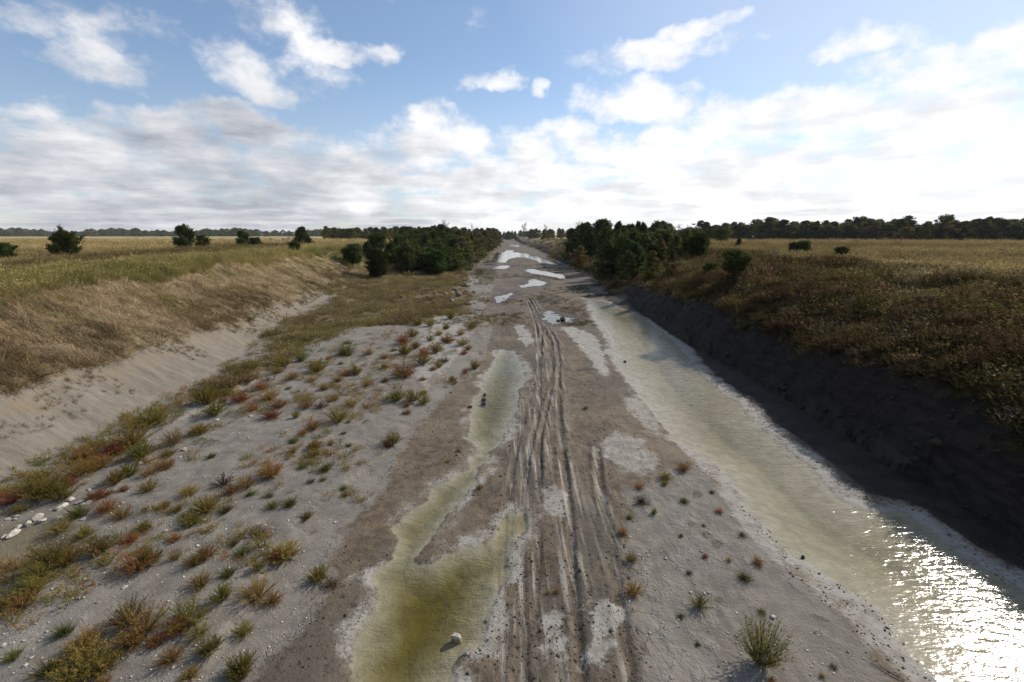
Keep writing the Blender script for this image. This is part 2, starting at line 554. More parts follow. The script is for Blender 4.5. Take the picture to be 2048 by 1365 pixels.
# pools
wet_all = np.full(X.shape, -9.0)
pool_id = np.zeros(X.shape, int)
big_sd = np.full(X.shape, -9.0)
pools = [('stream', STREAM, .36, .13), ('pool', POOL, .26, .20)] + [('puddle_' + k, p, .04, .03) for k, p in PUDDLES.items()]
for i, (nm, tr, dmax, slope) in enumerate(pools):
    P = poly_w(tr)
    scale = 1.0 if P[:, 1].mean() < 40 else 3.0
    sd = poly_sd(P, X, Y)
    rag = 1.0 if i < 2 else 1.9
    sd = np.where(sd > -8.9, sd + rag * ((n2 * .45 + n3 * .22) * min(scale, 2) + (n1 * .5)) - (i > 1) * .06 + (i > 1) * 7 * fbm(X * .10, Y * .055, 47, 3) * sstep(Y, 75, 120), sd)
    if i < 2:
        big_sd = np.maximum(big_sd, sd)
    prof_z = np.where(sd > 0, -np.minimum(dmax, slope * sd + .010), .055 * -sd + .010)
    upd = (sd > -2.5) & (bed > .3)
    # churned mud stands out of the near pool where vehicles crossed it
    Z = np.where(upd, np.minimum(Z, np.maximum(prof_z, -dmax) + np.where(sd > 0, n2 * .012 + n3 * .008 + ruts * .25, 0)), Z)
    better = sd > wet_all
    pool_id = np.where(better & (sd > -1.2), i + 1, pool_id)
    wet_all = np.maximum(wet_all, sd)
crust = np.zeros_like(X)
for k, tr in CRUST.items():
    P = poly_w(tr)
    sd = poly_sd(P, X, Y) + n2 * .7 + n3 * .45
    crust = np.maximum(crust, sstep(sd, -.35, .40) * (1.0 if k in 'abcpq' else .62))
margin = sstep(big_sd, -.85, -.05) * (.55 + 1.3 * n1 + .9 * n2)
ledge = sstep(big_sd, -1.3, -.1) * (X > 6.5) * (Y < 45) * (.85 + .8 * n2)
crust = np.clip(np.maximum.reduce([crust, margin, ledge]), 0, 1) * bed
hollow = sstep(poly_sd(poly_w(MUDHOLLOW, .2), X, Y) + n2 * .9, -.3, .4)
Z -= hollow * .14
# wet brown mud everywhere on the bed that is not the dry bar
sandR = sstep(poly_sd(poly_w([(1230, 1000), (1330, 930), (1420, 930), (1500, 1030), (1560, 1110), (1680, 1230), (1850, 1420), (1270, 1440), (1250, 1200)]), X, Y)
              + .8 * n2 + .7 * n1, -.5, .7)
wetmud = bed * (1 - barm) * (1 - .85 * sandR)
ochre = sstep(lbx + .95 + 1.2 * n2 - X, -.9, .5) * (1 - vegL) * (X < -12) * sstep(-Y, -75, -60)
fieldm = np.maximum(sstep(-X, 27, 36), sstep(X, 27, 34))

A1 = np.stack([wetmud, crust, veg], -1).reshape(-1, 3)
A2 = np.stack([ochre, np.maximum(right_face, sstep(X - (rtx - 1.9) + .9 * n2, -.3, .5) * (1 - veg) * sstep(-big_sd, .55, 1.0) * (Y < 75)), fieldm], -1).reshape(-1, 3)  # middle channel also carries the painted bank shade out toward the water
A3 = np.stack([np.clip(rutm, 0, 1), hollow, left_face], -1).reshape(-1, 3)
RIM = (sstep(wet_all, -1.6, -.1) * (wet_all > big_sd + .05) * sstep(-big_sd, .2, .8) * bed).reshape(-1)
A4 = np.stack([np.clip(big_sd * .5 + .5, 0, 1), sandR * bed, barm * bed], -1).reshape(-1, 3)

idx = np.arange(NX * NY).reshape(NY, NX)
quads = np.stack([idx[:-1, :-1], idx[:-1, 1:], idx[1:, 1:], idx[1:, :-1]], -1).reshape(-1, 4)
TV = np.stack([X, Y, Z], -1).reshape(-1, 3)


def H(x, y):
    x, y = np.atleast_1d(np.asarray(x, float)), np.atleast_1d(np.asarray(y, float))
    i = np.clip(np.searchsorted(GX, x) - 1, 0, NX - 2)
    j = np.clip(np.searchsorted(GY, y) - 1, 0, NY - 2)
    fx = np.clip((x - GX[i]) / (GX[i + 1] - GX[i]), 0, 1)
    fy = np.clip((y - GY[j]) / (GY[j + 1] - GY[j]), 0, 1)
    return (Z[j, i] * (1 - fx) + Z[j, i + 1] * fx) * (1 - fy) + (Z[j + 1, i] * (1 - fx) + Z[j + 1, i + 1] * fx) * fy


def sample(F, x, y):
    i = np.clip(np.searchsorted(GX, x), 0, NX - 1)
    j = np.clip(np.searchsorted(GY, y), 0, NY - 1)
    return F[j, i]


def hit(px, py):
    """where the line of sight through a photo point meets the ground"""
    dx, dy, dz = ray_dir(px, py)
    t = np.geomspace(5, 2500, 4000)
    zz = H(dx * t, dy * t) - (CAM_H + dz * t)
    k = np.argmax(zz > 0) if (zz > 0).any() else len(t) - 1
    if k > 0 and (zz > 0).any():
        a, b = zz[k - 1], zz[k]
        tt = t[k - 1] + (t[k] - t[k - 1]) * (-a / (b - a + 1e-9))
    else:
        tt = t[k]
    return np.array([dx * tt, dy * tt, float(H(dx * tt, dy * tt)[0])])


def px_per_m(p):
    c, s = math.cos(PITCH), math.sin(PITCH)
    return FPX / (p[1] * c - (p[2] - CAM_H) * s)


# ------------------------------------------------------------------ materials
def new_mat(name):
    m = bpy.data.materials.new(name)
    m.use_nodes = True
    return m, NT(m.node_tree)


def ground_material():
    m, t = new_mat('ground')
    out = t.n('ShaderNodeOutputMaterial')
    b = t.n('ShaderNodeBsdfPrincipled')
    t.link(b.outputs[0], out.inputs[0])
    pos = t.n('ShaderNodeNewGeometry').outputs['Position']

    def att(nm):
        a = t.n('ShaderNodeAttribute', attribute_name=nm)
        s = t.n('ShaderNodeSeparateColor')
        t.link(a.outputs['Color'], s.inputs[0])
        return s.outputs
    wet, crust_, veg_ = att('a1')
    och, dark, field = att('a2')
    rut, hol, lface = att('a3')
    pooln, sand, bar = att('a4')
    big = t.noise(pos, .45, 3, .6)
    mid = t.noise(pos, 2.6, 4, .6)
    fine = t.noise(pos, 14, 4, .65)
    grit = t.noise(pos, 55, 2, .7)
    # dry sand / silt of the bar: cool grey
    dry = t.mix(t.smooth(mid, .3, .7), (.155, .136, .113), (.225, .202, .170))
    dry = t.mix(t.smooth(grit, .52, .72), dry, (.115, .102, .087))
    dry = t.mix(t.math('MULTIPLY', t.smooth(big, .5, .68), .6), dry, (.245, .224, .192))
    # damp brown mud
    mud = t.mix(t.smooth(mid, .32, .68), (.080, .058, .037), (.153, .113, .073))
    mud = t.mix(t.math('MULTIPLY', t.smooth(big, .42, .62), .65), mud, (.190, .147, .100))
    mud = t.mix(t.math('MULTIPLY', t.smooth(fine, .52, .70), .75), mud, (.045, .036, .028))
    mott = t.noise(t.scaled(pos, (.22, .10, 1)), 1.0, 4, .6)
    mud = t.mix(t.math('MULTIPLY', t.smooth(mott, .48, .62), .75), mud, t.mix(fine, (.052, .044, .036), (.105, .090, .072)))
    spk = t.noise(pos, 5.0, 5, .8)
    mud = t.mix(t.math('MULTIPLY', t.smooth(spk, .54, .64), .8), mud, (.040, .033, .026))
    mud = t.mix(t.math('MULTIPLY', t.smooth(spk, .42, .34), .5), mud, (.21, .18, .135))
    # streaks dragged along the vehicle tracks
    streak = t.noise(t.scaled(pos, (7.0, .35, 1)), 1.0, 5, .6)
    mud = t.mix(t.math('MULTIPLY', t.smooth(streak, .50, .66), t.math('MULTIPLY', rut, .85)), mud, (.33, .30, .26))
    mud = t.mix(t.math('MULTIPLY', t.smooth(streak, .46, .34), t.math('MULTIPLY', rut, .8)), mud, (.055, .042, .033))
    edge = t.math('ADD', wet, t.math('MULTIPLY', t.math('SUBTRACT', mid, .5), 1.2))
    col = t.mix(t.smooth(edge, .35, .72), dry, mud)
    # left bank: bare light clay with ochre along its upper rim
    rills = t.noise(t.scaled(pos, (.55, 3.2, .55), rot=(0, 0, R(-18))), 1.1, 4, .68)
    clay = t.mix(t.smooth(rills, .25, .75), (.150, .127, .100), (.225, .197, .160))
    clay = t.mix(t.smooth(fine, .57, .70), clay, (.14, .115, .085))
    clay = t.mix(t.smooth(t.math('ADD', och, t.math('MULTIPLY', t.math('SUBTRACT', mid, .5), 1.6)), .75, 1.35), clay, t.mix(fine, (.180, .135, .085), (.25, .195, .125)))
    col = t.mix(t.smooth(lface, .15, .7), col, clay)
    # right bank: soil painted near black, its shade put into the colour
    bank_shade = t.mix(t.smooth(t.noise(t.scaled(pos, (1, 1, 3)), 1.4, 6, .6), .3, .7), (.012, .009, .007), (.036, .028, .020))
    col = t.mix(t.smooth(dark, .1, .5), col, bank_shade)
    # hollow of dried olive mud
    col = t.mix(t.math('MULTIPLY', hol, .9), col, t.mix(mid, (.125, .105, .062), (.175, .150, .095)))
    # pale crust
    cr = t.smooth(t.math('ADD', crust_, t.math('MULTIPLY', t.math('SUBTRACT', fine, .5), .9)), .30, .75)
    cr = t.math('MULTIPLY', cr, t.smooth(mid, .25, .6, .45, 1.0))
    col = t.mix(cr, col, t.mix(fine, (.25, .230, .198), (.38, .355, .312)))
    rim = t.n('ShaderNodeAttribute', attribute_name='rim').outputs['Fac']
    col = t.mix(t.math('MULTIPLY', rim, t.smooth(mid, .2, .6, .5, .95)), col, (.058, .047, .036))
    # pool floors: pale silt
    silt = t.mix(t.smooth(mid, .3, .7), (.275, .250, .185), (.37, .340, .265))
    col = t.mix(t.smooth(pooln, .50, .56), col, silt)
    # litter under the vegetation, and the open fields
    litter = t.mix(t.smooth(mid, .3, .7), (.12, .088, .052), (.25, .19, .115))
    litter = t.mix(t.math('MULTIPLY', t.smooth(fine, .45, .62), .6), litter, (.11, .105, .040))
    col = t.mix(t.smooth(t.math('ADD', veg_, t.math('MULTIPLY', t.math('SUBTRACT', fine, .5), .8)), .35, .75), col, litter)
    fbig = t.noise(t.scaled(pos, (.006, .028, 1)), 1.0, 5, .6)
    fmid = t.noise(t.scaled(pos, (.05, .18, 1)), 1.0, 5, .65)
    grass = t.mix(t.smooth(fbig, .38, .62), (.24, .205, .085), (.44, .345, .17))
    grass = t.mix(t.math('MULTIPLY', t.smooth(fmid, .5, .66), .7), grass, (.19, .145, .085))
    grass = t.mix(t.math('MULTIPLY', t.smooth(t.noise(pos, 1.2, 5, .7), .5, .7), .55), grass, (.14, .13, .045))
    col = t.mix(t.math('MULTIPLY', field, t.smooth(veg_, .5, .9)), col, grass)
    t.link(col, b.inputs['Base Color'])
    rough = t.mix(t.math('MULTIPLY', wet, .7), (.95, .95, .95), (.62, .62, .62))
    t.link(rough, b.inputs['Roughness'])
    b.inputs['Specular IOR Level'].default_value = .25
    # fine relief
    cr1 = t.n('ShaderNodeTexVoronoi', feature='DISTANCE_TO_EDGE')
    cr1.inputs['Scale'].default_value = 2.1
    t.link(t.vmath('ADD', pos, t.vmath('MULTIPLY', t.noise(pos, 1.7, 4, .6, out='Color'), (.55, .55, .55))), cr1.inputs['Vector'])
    crack = t.smooth(cr1.outputs['Distance'], 0.0, .035)
    near_edge = t.math('MULTIPLY', t.smooth(edge, .05, .35), t.smooth(edge, .75, .5))
    crackm = t.math('MULTIPLY', near_edge, t.smooth(big, .42, .55))
    h = t.math('MULTIPLY', fine, .035)
    h = t.math('ADD', h, t.math('MULTIPLY', grit, .012))
    h = t.math('ADD', h, t.math('MULTIPLY', t.math('MULTIPLY', rills, lface), .06))
    h = t.math('ADD', h, t.math('MULTIPLY', t.math('MULTIPLY', crack, crackm), .03))
    h = t.math('ADD', h, t.math('MULTIPLY', t.math('MULTIPLY', streak, rut), .03))
    # light lines of the waves, put into the pool floors as ridges
    rp = t.noise(t.scaled(pos, (1.3, 4.2, 1), rot=(0, 0, R(8))), 1.25, 3, .6, 1.2)
    ridge = t.math('SUBTRACT', 1.0, t.math('ABSOLUTE', t.math('MULTIPLY', t.math('SUBTRACT', rp, .5), 5.0)))
    ridge = t.math('MULTIPLY', t.math('MAXIMUM', ridge, 0.0), t.smooth(pooln, .52, .62))
    h = t.math('ADD', h, t.math('MULTIPLY', ridge, .014))
    bp = t.n('ShaderNodeBump')
    bp.inputs['Strength'].default_value = .9
    bp.inputs['Distance'].default_value = 1.0
    t.link(h, bp.inputs['Height'])
    t.link(bp.outputs[0], b.inputs['Normal'])
    return m


def water_material(name, tint, deep, wave, rough=.17):
    m, t = new_mat(name)
    out = t.n('ShaderNodeOutputMaterial')
    pos = t.n('ShaderNodeNewGeometry').outputs['Position']
    dep = t.n('ShaderNodeAttribute', attribute_name='depth').outputs['Fac']
    tr = t.n('ShaderNodeBsdfTransparent')
    k = t.smooth(dep, 0.0, deep, interp='LINEAR')
    t.link(t.mix(k, (.97, .96, .93), tint), tr.inputs['Color'])
    gl = t.n('ShaderNodeBsdfGlossy')
    gl.inputs['Roughness'].default_value = rough
    v = t.scaled(pos, (1.5, 3.6, 1), rot=(0, 0, R(9)))
    w1 = t.noise(v, 1.45, 3, .5, .35)
    w2 = t.noise(t.scaled(pos, (2.4, 6.2, 1), rot=(0, 0, R(-7))), 1.3, 3, .55, .3)
    patch = t.smooth(t.noise(pos, .16, 3, .5), .35, .65, .45, 1.0)
    h = t.math('MULTIPLY', t.math('ADD', t.math('MULTIPLY', w1, .044), t.math('MULTIPLY', w2, .024)), t.math('MULTIPLY', patch, wave))
    bp = t.n('ShaderNodeBump')
    bp.inputs['Strength'].default_value = 1.0
    bp.inputs['Distance'].default_value = 1.0
    t.link(h, bp.inputs['Height'])
    t.link(bp.outputs[0], gl.inputs['Normal'])
    inc = t.n('ShaderNodeNewGeometry').outputs['Incoming']
    cosi = t.math('ABSOLUTE', t.vmath('DOT_PRODUCT', bp.outputs[0], inc, out=1), clamp=True)
    wetk = t.smooth(dep, 0.0, .012)
    sch = t.math('ADD', t.math('MULTIPLY', t.math('POWER', t.math('SUBTRACT', 1.0, cosi), 5.0), .98), .02)
    mx = t.n('ShaderNodeMixShader')
    t.link(t.math('MULTIPLY', sch, wetk), mx.inputs[0])
    t.link(tr.outputs[0], mx.inputs[1])
    t.link(gl.outputs[0], mx.inputs[2])
    t.link(mx.outputs[0], out.inputs[0])
    return m


def leaf_material(name, c1, c2, c3=None, trans=.35, instanced=False, vary=.25):
    """colour runs between the given tones with each leaf's own random value"""
    m, t = new_mat(name)
    out = t.n('ShaderNodeOutputMaterial')
    rnd = t.n('ShaderNodeAttribute', attribute_name='rnd').outputs['Fac']
    if instanced:
        tint = t.n('ShaderNodeAttribute', attribute_name='tint', attribute_type='INSTANCER').outputs['Color']
        col = t.mix(rnd, t.mix(1.0, tint, (.62, .60, .58), 'MULTIPLY'), t.mix(1.0, tint, (1.4, 1.38, 1.3), 'MULTIPLY'))
    else:
        col = t.mix(t.smooth(rnd, 0, .6, interp='LINEAR'), c1, c2)
        if c3:
            col = t.mix(t.smooth(rnd, .6, 1.0, interp='LINEAR'), col, c3)
        ob = t.n('ShaderNodeObjectInfo').outputs['Random']
        hs = t.n('ShaderNodeHueSaturation')
        t.link(t.smooth(ob, 0, 1, .5 - .035 * vary / .25, .5 + .03 * vary / .25, 'LINEAR'), hs.inputs['Hue'])
        t.link(t.smooth(t.math('FRACT', t.math('MULTIPLY', ob, 7.3)), 0, 1, 1 - vary, 1 + vary, 'LINEAR'), hs.inputs['Value'])
        t.link(col, hs.inputs['Color'])
        col = hs.outputs[0]
    df = t.n('ShaderNodeBsdfDiffuse')
    tl = t.n('ShaderNodeBsdfTranslucent')
    t.link(col, df.inputs[0])
    t.link(col, tl.inputs[0])
    mx = t.n('ShaderNodeMixShader')
    mx.inputs[0].default_value = trans
    t.link(df.outputs[0], mx.inputs[1])
    t.link(tl.outputs[0], mx.inputs[2])
    t.link(mx.outputs[0], out.inputs[0])
    return m


def plain_material(name, c1, c2, scale=6.0, rough=.9, bump=.02):
    m, t = new_mat(name)
    out = t.n('ShaderNodeOutputMaterial')
    b = t.n('ShaderNodeBsdfPrincipled')
    t.link(b.outputs[0], out.inputs[0])
    co = t.n('ShaderNodeTexCoord').outputs['Object']
    nz = t.noise(co, scale, 6, .65)
    t.link(t.mix(t.smooth(nz, .3, .7), c1, c2), b.inputs['Base Color'])
    b.inputs['Roughness'].default_value = rough
    b.inputs['Specular IOR Level'].default_value = .25
    bp = t.n('ShaderNodeBump')
    bp.inputs['Distance'].default_value = bump
    t.link(t.noise(co, scale * 4, 5, .6), bp.inputs['Height'])
    t.link(bp.outputs[0], b.inputs['Normal'])
    return m


M_GROUND = ground_material()
M_STREAM = water_material('stream_water', (.72, .69, .56), .36, .72, .13)
M_POOL = water_material('pool_water', (.50, .465, .21), .24, 1.1, .10)
M_PUDDLE = water_material('puddle_water', (.90, .88, .80), .2, .10, .07)
M_BARK = plain_material('bark', (.050, .038, .028), (.130, .105, .082), 9)
M_PALEBARK = plain_material('pale_bark', (.16, .14, .115), (.30, .27, .23), 9)
M_CEDAR = leaf_material('cedar_leaf', (.022, .034, .011), (.078, .102, .031), (.205, .215, .062), .30)
M_CEDAR_BR = leaf_material('cedar_leaf_bronzed', (.018, .018, .008), (.055, .052, .016), (.15, .085, .028), .2)
M_DECID = leaf_material('autumn_leaf', (.042, .050, .017), (.115, .122, .038), (.23, .205, .068), .42, vary=.4)
M_OLIVE = leaf_material('olive_leaf', (.070, .068, .020), (.155, .142, .040), (.27, .215, .062), .45, vary=.4)
M_GREYTREE = leaf_material('thin_leaf', (.055, .058, .030), (.12, .115, .060), (.19, .165, .09), .35, vary=.3)
M_REED = leaf_material('reed_leaf', (.075, .095, .050), (.16, .18, .105), (.28, .29, .19), .35)
M_STEM = leaf_material('dry_stem', (.085, .060, .032), (.16, .115, .060), (.24, .18, .10), .1)
M_ROCK_W = plain_material('pale_stone', (.36, .31, .26), (.62, .57, .50), 5)
M_ROCK_B = plain_material('brown_stone', (.12, .095, .070), (.27, .22, .165), 4)
M_ROCK_D = plain_material('dark_mud_lump', (.020, .016, .012), (.055, .044, .034), 6)
M_PEBBLE = plain_material('shell_fragment', (.30, .26, .21), (.66, .62, .55), 8)
M_CLOD = plain_material('mud_clod', (.062, .050, .038), (.125, .100, .076), 8)
M_WOOD = plain_material('weathered_wood', (.055, .045, .036), (.17, .15, .125), 6)
M_GRASS = leaf_material('bank_grass', (1, 1, 1), (1, 1, 1), instanced=True, trans=.38)

# ------------------------------------------------------------------ the ground and the water
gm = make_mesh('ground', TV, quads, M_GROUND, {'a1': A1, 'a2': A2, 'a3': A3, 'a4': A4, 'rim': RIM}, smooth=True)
tag(link('ground', gm), kind='structure')

qz = Z.reshape(-1)[quads]
qid = pool_id.reshape(-1)[quads].max(1)
wet_q = (qz.min(1) < .002) & (qid > 0)
LEVEL = 0.0
WATER_NAMES = {'stream': 'stream_water', 'pool': 'pool_water'}
for i, (nm, tr, dmax, slope) in enumerate(pools):
    sel = quads[wet_q & (qid == i + 1)]
    if len(sel) == 0:
        continue
    u, inv = np.unique(sel, return_inverse=True)
    v = TV[u].copy()
    depth = np.clip(LEVEL - v[:, 2], 0, 1)
    v[:, 2] = LEVEL
    mat = M_STREAM if nm == 'stream' else M_POOL if nm == 'pool' else M_PUDDLE
    me = make_mesh('water', v, inv.reshape(-1, 4), mat, {'depth': depth}, smooth=True)
    tag(link(WATER_NAMES.get(nm, 'puddle_water'), me), kind='structure')


# ------------------------------------------------------------------ plant building blocks
def unit(v):
    return v / (np.linalg.norm(v, axis=-1, keepdims=True) + 1e-9)


def ribbons(base, direc, length, width, bend, segs=3, r=rng):
    """thin tapering blades; returns triangles verts (n*(2*segs+1)) and faces"""
    n = len(base)
    direc = unit(direc)
    side = unit(np.cross(direc, r.normal(size=(n, 3))))
    vs = []
    for s in range(segs):
        f = s / segs
        c = base + direc * (length * f)[:, None] + bend * (f * f)
        w = (width * (1 - f * .75))[:, None] * side * .5
        vs += [c - w, c + w]
    vs.append(base + direc * length[:, None] + bend)
    V = np.stack(vs, 1).reshape(-1, 3)
    k = 2 * segs + 1
    o = (np.arange(n) * k)[:, None]
    F = []
    for s in range(segs - 1):
        F += [o + np.array([[2 * s, 2 * s + 1, 2 * s + 3]]), o + np.array([[2 * s, 2 * s + 3, 2 * s + 2]])]
    F.append(o + np.array([[2 * segs - 2, 2 * segs - 1, 2 * segs]]))
    return V, np.concatenate(F, 0), k


def leaves(center, direc, length, width, r=rng):
    """one slim triangle for each leaf"""
    n = len(center)
    direc = unit(direc)
    side = unit(np.cross(direc, r.normal(size=(n, 3)))) * (width * .5)[:, None]
    V = np.stack([center - side, center + side, center + direc * length[:, None]], 1).reshape(-1, 3)
    return V, np.arange(3 * n).reshape(n, 3)


def leaf_quads(center, normal, size, r=rng):
    n = len(center)
    normal = unit(normal)
    a = unit(np.cross(normal, r.normal(size=(n, 3))))
    b = np.cross(normal, a)
    a, b = a * size[:, None], b * (size * .62)[:, None]
    V = np.stack([center - a, center - b * .9, center + a, center + b], 1).reshape(-1, 3)
    return V, np.arange(4 * n).reshape(n, 4)


def tube(pts, rad, sides=6):
    pts = np.asarray(pts, float)
    n = len(pts)
    V = []
    for i in range(n):
        dr = pts[min(i + 1, n - 1)] - pts[max(i - 1, 0)]
        dr = dr / (np.linalg.norm(dr) + 1e-9)
        a = np.cross(dr, (0.3, 0.9, 0.1))
        a /= np.linalg.norm(a) + 1e-9
        b = np.cross(dr, a)
        for k in range(sides):
            th = 2 * math.pi * k / sides
            V.append(pts[i] + rad[i] * (math.cos(th) * a + math.sin(th) * b))
    F = [[i * sides + k, i * sides + (k + 1) % sides, (i + 1) * sides + (k + 1) % sides, (i + 1) * sides + k]
         for i in range(n - 1) for k in range(sides)]
    return np.array(V), np.array(F)


def merge(parts):
    V, F, o = [], [], 0
    for v, f in parts:
        V.append(v)
        F.append(f + o)
        o += len(v)
    return np.concatenate(V), np.concatenate(F)


def limbs(r, height, n, spread, lean=0.0, r0=.09, up=.55, sub=0):
    """trunk with limbs, as one tube mesh; returns mesh arrays and limb tips"""
    tr = [(lean * height * f * f + r.normal(0, .012) * height * f, r.normal(0, .012) * height * f, height * f) for f in np.linspace(0, 1, 7)]
    tr = np.array(tr)
    parts = [tube(tr, r0 * height * .16 * (1 - np.linspace(0, .88, 7)))]
    tips = []
    for i in range(n):
        f = r.uniform(.22, .92)
        b = np.array([np.interp(f, np.linspace(0, 1, 7), tr[:, k]) for k in range(3)])
        a = r.uniform(0, 2 * math.pi)
        L = spread * height * r.uniform(.55, 1) * (1.1 - .55 * f)
        dr = np.array([math.cos(a), math.sin(a), up + r.uniform(-.15, .4)])
        dr /= np.linalg.norm(dr)
        p = [b + dr * L * q + np.array([0, 0, .16 * L * q * q]) + r.normal(0, .02, 3) * height * q for q in np.linspace(0, 1, 4)]
        parts.append(tube(p, r0 * height * .075 * (1 - np.linspace(0, .9, 4)) * (1.1 - .6 * f), 4))
        tips.append(p[-1])
        for _ in range(sub):
            q = r.uniform(.35, 1)
            s = b + dr * L * q + np.array([0, 0, .16 * L * q * q])
            d2 = dr + r.normal(0, .55, 3) + np.array([0, 0, .25])
            d2 /= np.linalg.norm(d2)
            e = s + d2 * L * r.uniform(.3, .6)
            mid = (s + e) / 2 + r.normal(0, .03, 3) * L
            parts.append(tube([s, mid, e], r0 * height * np.array([.03, .02, .006]), 3))
            tips.append(e)
    return merge(parts), np.array(tips)


def cedar_proto(seed, prof_fn, plumes=110, per=46, lean=0.0, bias=(0, 0, 0), leaf=.16, spike=1.0, tight=.46):
    """unit-height cedar: returns (trunk mesh, crown mesh)"""
    r = np.random.default_rng(seed)
    (tv, tf), _ = limbs(r, .92, 14, .22, lean, .16, .6)
    C, D, L, W, RN = [], [], [], [], []
    for i in range(plumes):
        f = r.uniform(.02, 1) ** 1.15
        rad = prof_fn(f) * r.uniform(.72, 1.18)
        a = r.uniform(0, 2 * math.pi)
        b = np.array([lean * f * f, 0, f * .90 + .015])
        dr = np.array([math.cos(a), math.sin(a), .35 + .75 * f * spike + r.uniform(-.15, .25)]) + np.array(bias) * r.uniform(.5, 1.2)
        dr /= np.linalg.norm(dr)
        Lp = max(rad, .05) / max(.3, math.hypot(dr[0], dr[1]) + .12)
        q = np.sqrt(r.uniform(.03, 1, per))
        spread = (.055 + .07 * (1 - q)) * (.6 + Lp * 1.4)
        pos = b + dr * (Lp * q)[:, None] + r.normal(size=(per, 3)) * spread[:, None] * tight
        pos[:, 2] = np.maximum(pos[:, 2], .015)
        C.append(pos)
        D.append(dr * 1.3 + r.normal(size=(per, 3)) * .55 + np.array([0, 0, .25]))
        L.append(leaf * r.uniform(.35, .75, per) * (1.1 - .35 * q))
        W.append(leaf * r.uniform(.16, .30, per))
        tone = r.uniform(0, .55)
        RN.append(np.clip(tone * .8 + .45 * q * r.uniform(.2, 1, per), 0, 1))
    C, D, L, W, RN = map(np.concatenate, (C, D, L, W, RN))
    V, F = leaves(C, D, L, W, r)
    return (tv, tf), (V, F, np.repeat(RN, 3))


def decid_proto(seed, clumps=70, per=42, leaf=.026, squash=.75, low=.12, spread=.36, gap=.8):
    r = np.random.default_rng(seed)
    (tv, tf), tips = limbs(r, .86, 16, spread * 1.15, 0, .14, .7, 3)
    cent = []
    tips = np.concatenate([tips, tips * np.array([.8, .8, .9])])
    for i in range(clumps):
        if i < len(tips) and r.uniform() < gap:
            cent.append(tips[i])
        else:
            a, f = r.uniform(0, 2 * math.pi), r.uniform(0, 1)
            h = low + (.98 - low) * f
            rr = spread * math.sin(math.pi * min(.98, .16 + .80 * f)) ** .7 * math.sqrt(r.uniform(.05, 1))
            cent.append(np.array([math.cos(a) * rr, math.sin(a) * rr, h]))
    C, N, S, RN = [], [], [], []
    for c in cent:
        k = int(per * r.uniform(.5, 1.4))
        s = r.uniform(.045, .085)
        o = unit(r.normal(size=(k, 3))) * (s * r.uniform(.25, 1, k) ** .5)[:, None]
        C.append(c + o * np.array([1.15, 1.15, squash]))
        N.append(o + r.normal(size=(k, 3)) * s * .8 + np.array([0, 0, s * .5]))
        S.append(leaf * r.uniform(.55, 1.2, k))
        RN.append(np.clip(r.uniform(0, .65) + r.uniform(-.15, .35, k), 0, 1))
    C, N, S, RN = map(np.concatenate, (C, N, S, RN))
    C[:, 2] = np.maximum(C[:, 2], .02)
    V, F = leaf_quads(C, N, S, r)
    return (tv, tf), (V, F, np.repeat(RN, 4))


class Proto:
    def __init__(self, parts):
        self.parts = parts       # list of (part name, mesh)

    def place(self, name, loc, scale, rz, label, cat, group=None):
        root = bpy.data.objects.new(name, None)
        root.empty_display_size = .2
        COL.objects.link(root)
        root.location = loc
        root.scale = scale if isinstance(scale, (tuple, list)) else (scale,) * 3
        root.rotation_euler = (0, 0, rz)
        for pn, me in self.parts:
            link(pn, me, root)
        tag(root, label, cat, group)
        return root


def tree_proto(tr, cr, bark, leafm):
    parts = [('trunk', make_mesh('trunk', tr[0], tr[1], bark, smooth=True))]
    if cr is not None:
        parts.append(('crown', make_mesh('crown', cr[0], cr[1], leafm, {'rnd': cr[2]})))
    return Proto(parts)


def cone(f):
    return .34 * (1 - f) ** .8 + .02


def rounded(f):
    return .40 * math.sin(math.pi * min(1, .18 + .80 * f)) ** .65 + .015


def squat(f):
    return .62 * (1 - f) ** .75 + .03


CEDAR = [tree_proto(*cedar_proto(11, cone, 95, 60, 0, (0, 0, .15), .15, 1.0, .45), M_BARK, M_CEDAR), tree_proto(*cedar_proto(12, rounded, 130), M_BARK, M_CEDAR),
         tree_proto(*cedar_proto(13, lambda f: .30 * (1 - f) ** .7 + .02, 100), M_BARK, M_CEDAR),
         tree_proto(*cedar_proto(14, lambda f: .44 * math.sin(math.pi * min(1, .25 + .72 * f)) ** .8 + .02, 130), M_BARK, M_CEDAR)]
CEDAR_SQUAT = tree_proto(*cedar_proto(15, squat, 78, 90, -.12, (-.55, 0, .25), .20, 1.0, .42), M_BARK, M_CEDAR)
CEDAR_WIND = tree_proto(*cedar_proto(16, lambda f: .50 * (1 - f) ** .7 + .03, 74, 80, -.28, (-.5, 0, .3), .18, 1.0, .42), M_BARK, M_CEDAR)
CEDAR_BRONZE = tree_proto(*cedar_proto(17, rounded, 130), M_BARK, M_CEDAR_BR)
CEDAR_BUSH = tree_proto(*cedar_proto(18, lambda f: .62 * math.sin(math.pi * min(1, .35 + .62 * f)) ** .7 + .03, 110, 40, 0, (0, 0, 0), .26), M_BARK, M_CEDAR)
DEC = [tree_proto(*decid_proto(21), M_BARK, M_DECID), tree_proto(*decid_proto(22, 85, 40, .026, .7, .08, .42), M_BARK, M_DECID),
       tree_proto(*decid_proto(23, 70, 42, .025, .8, .06, .34), M_BARK, M_OLIVE), tree_proto(*decid_proto(24, 60, 26, .020, .8, .2, .38), M_PALEBARK, M_GREYTREE)]
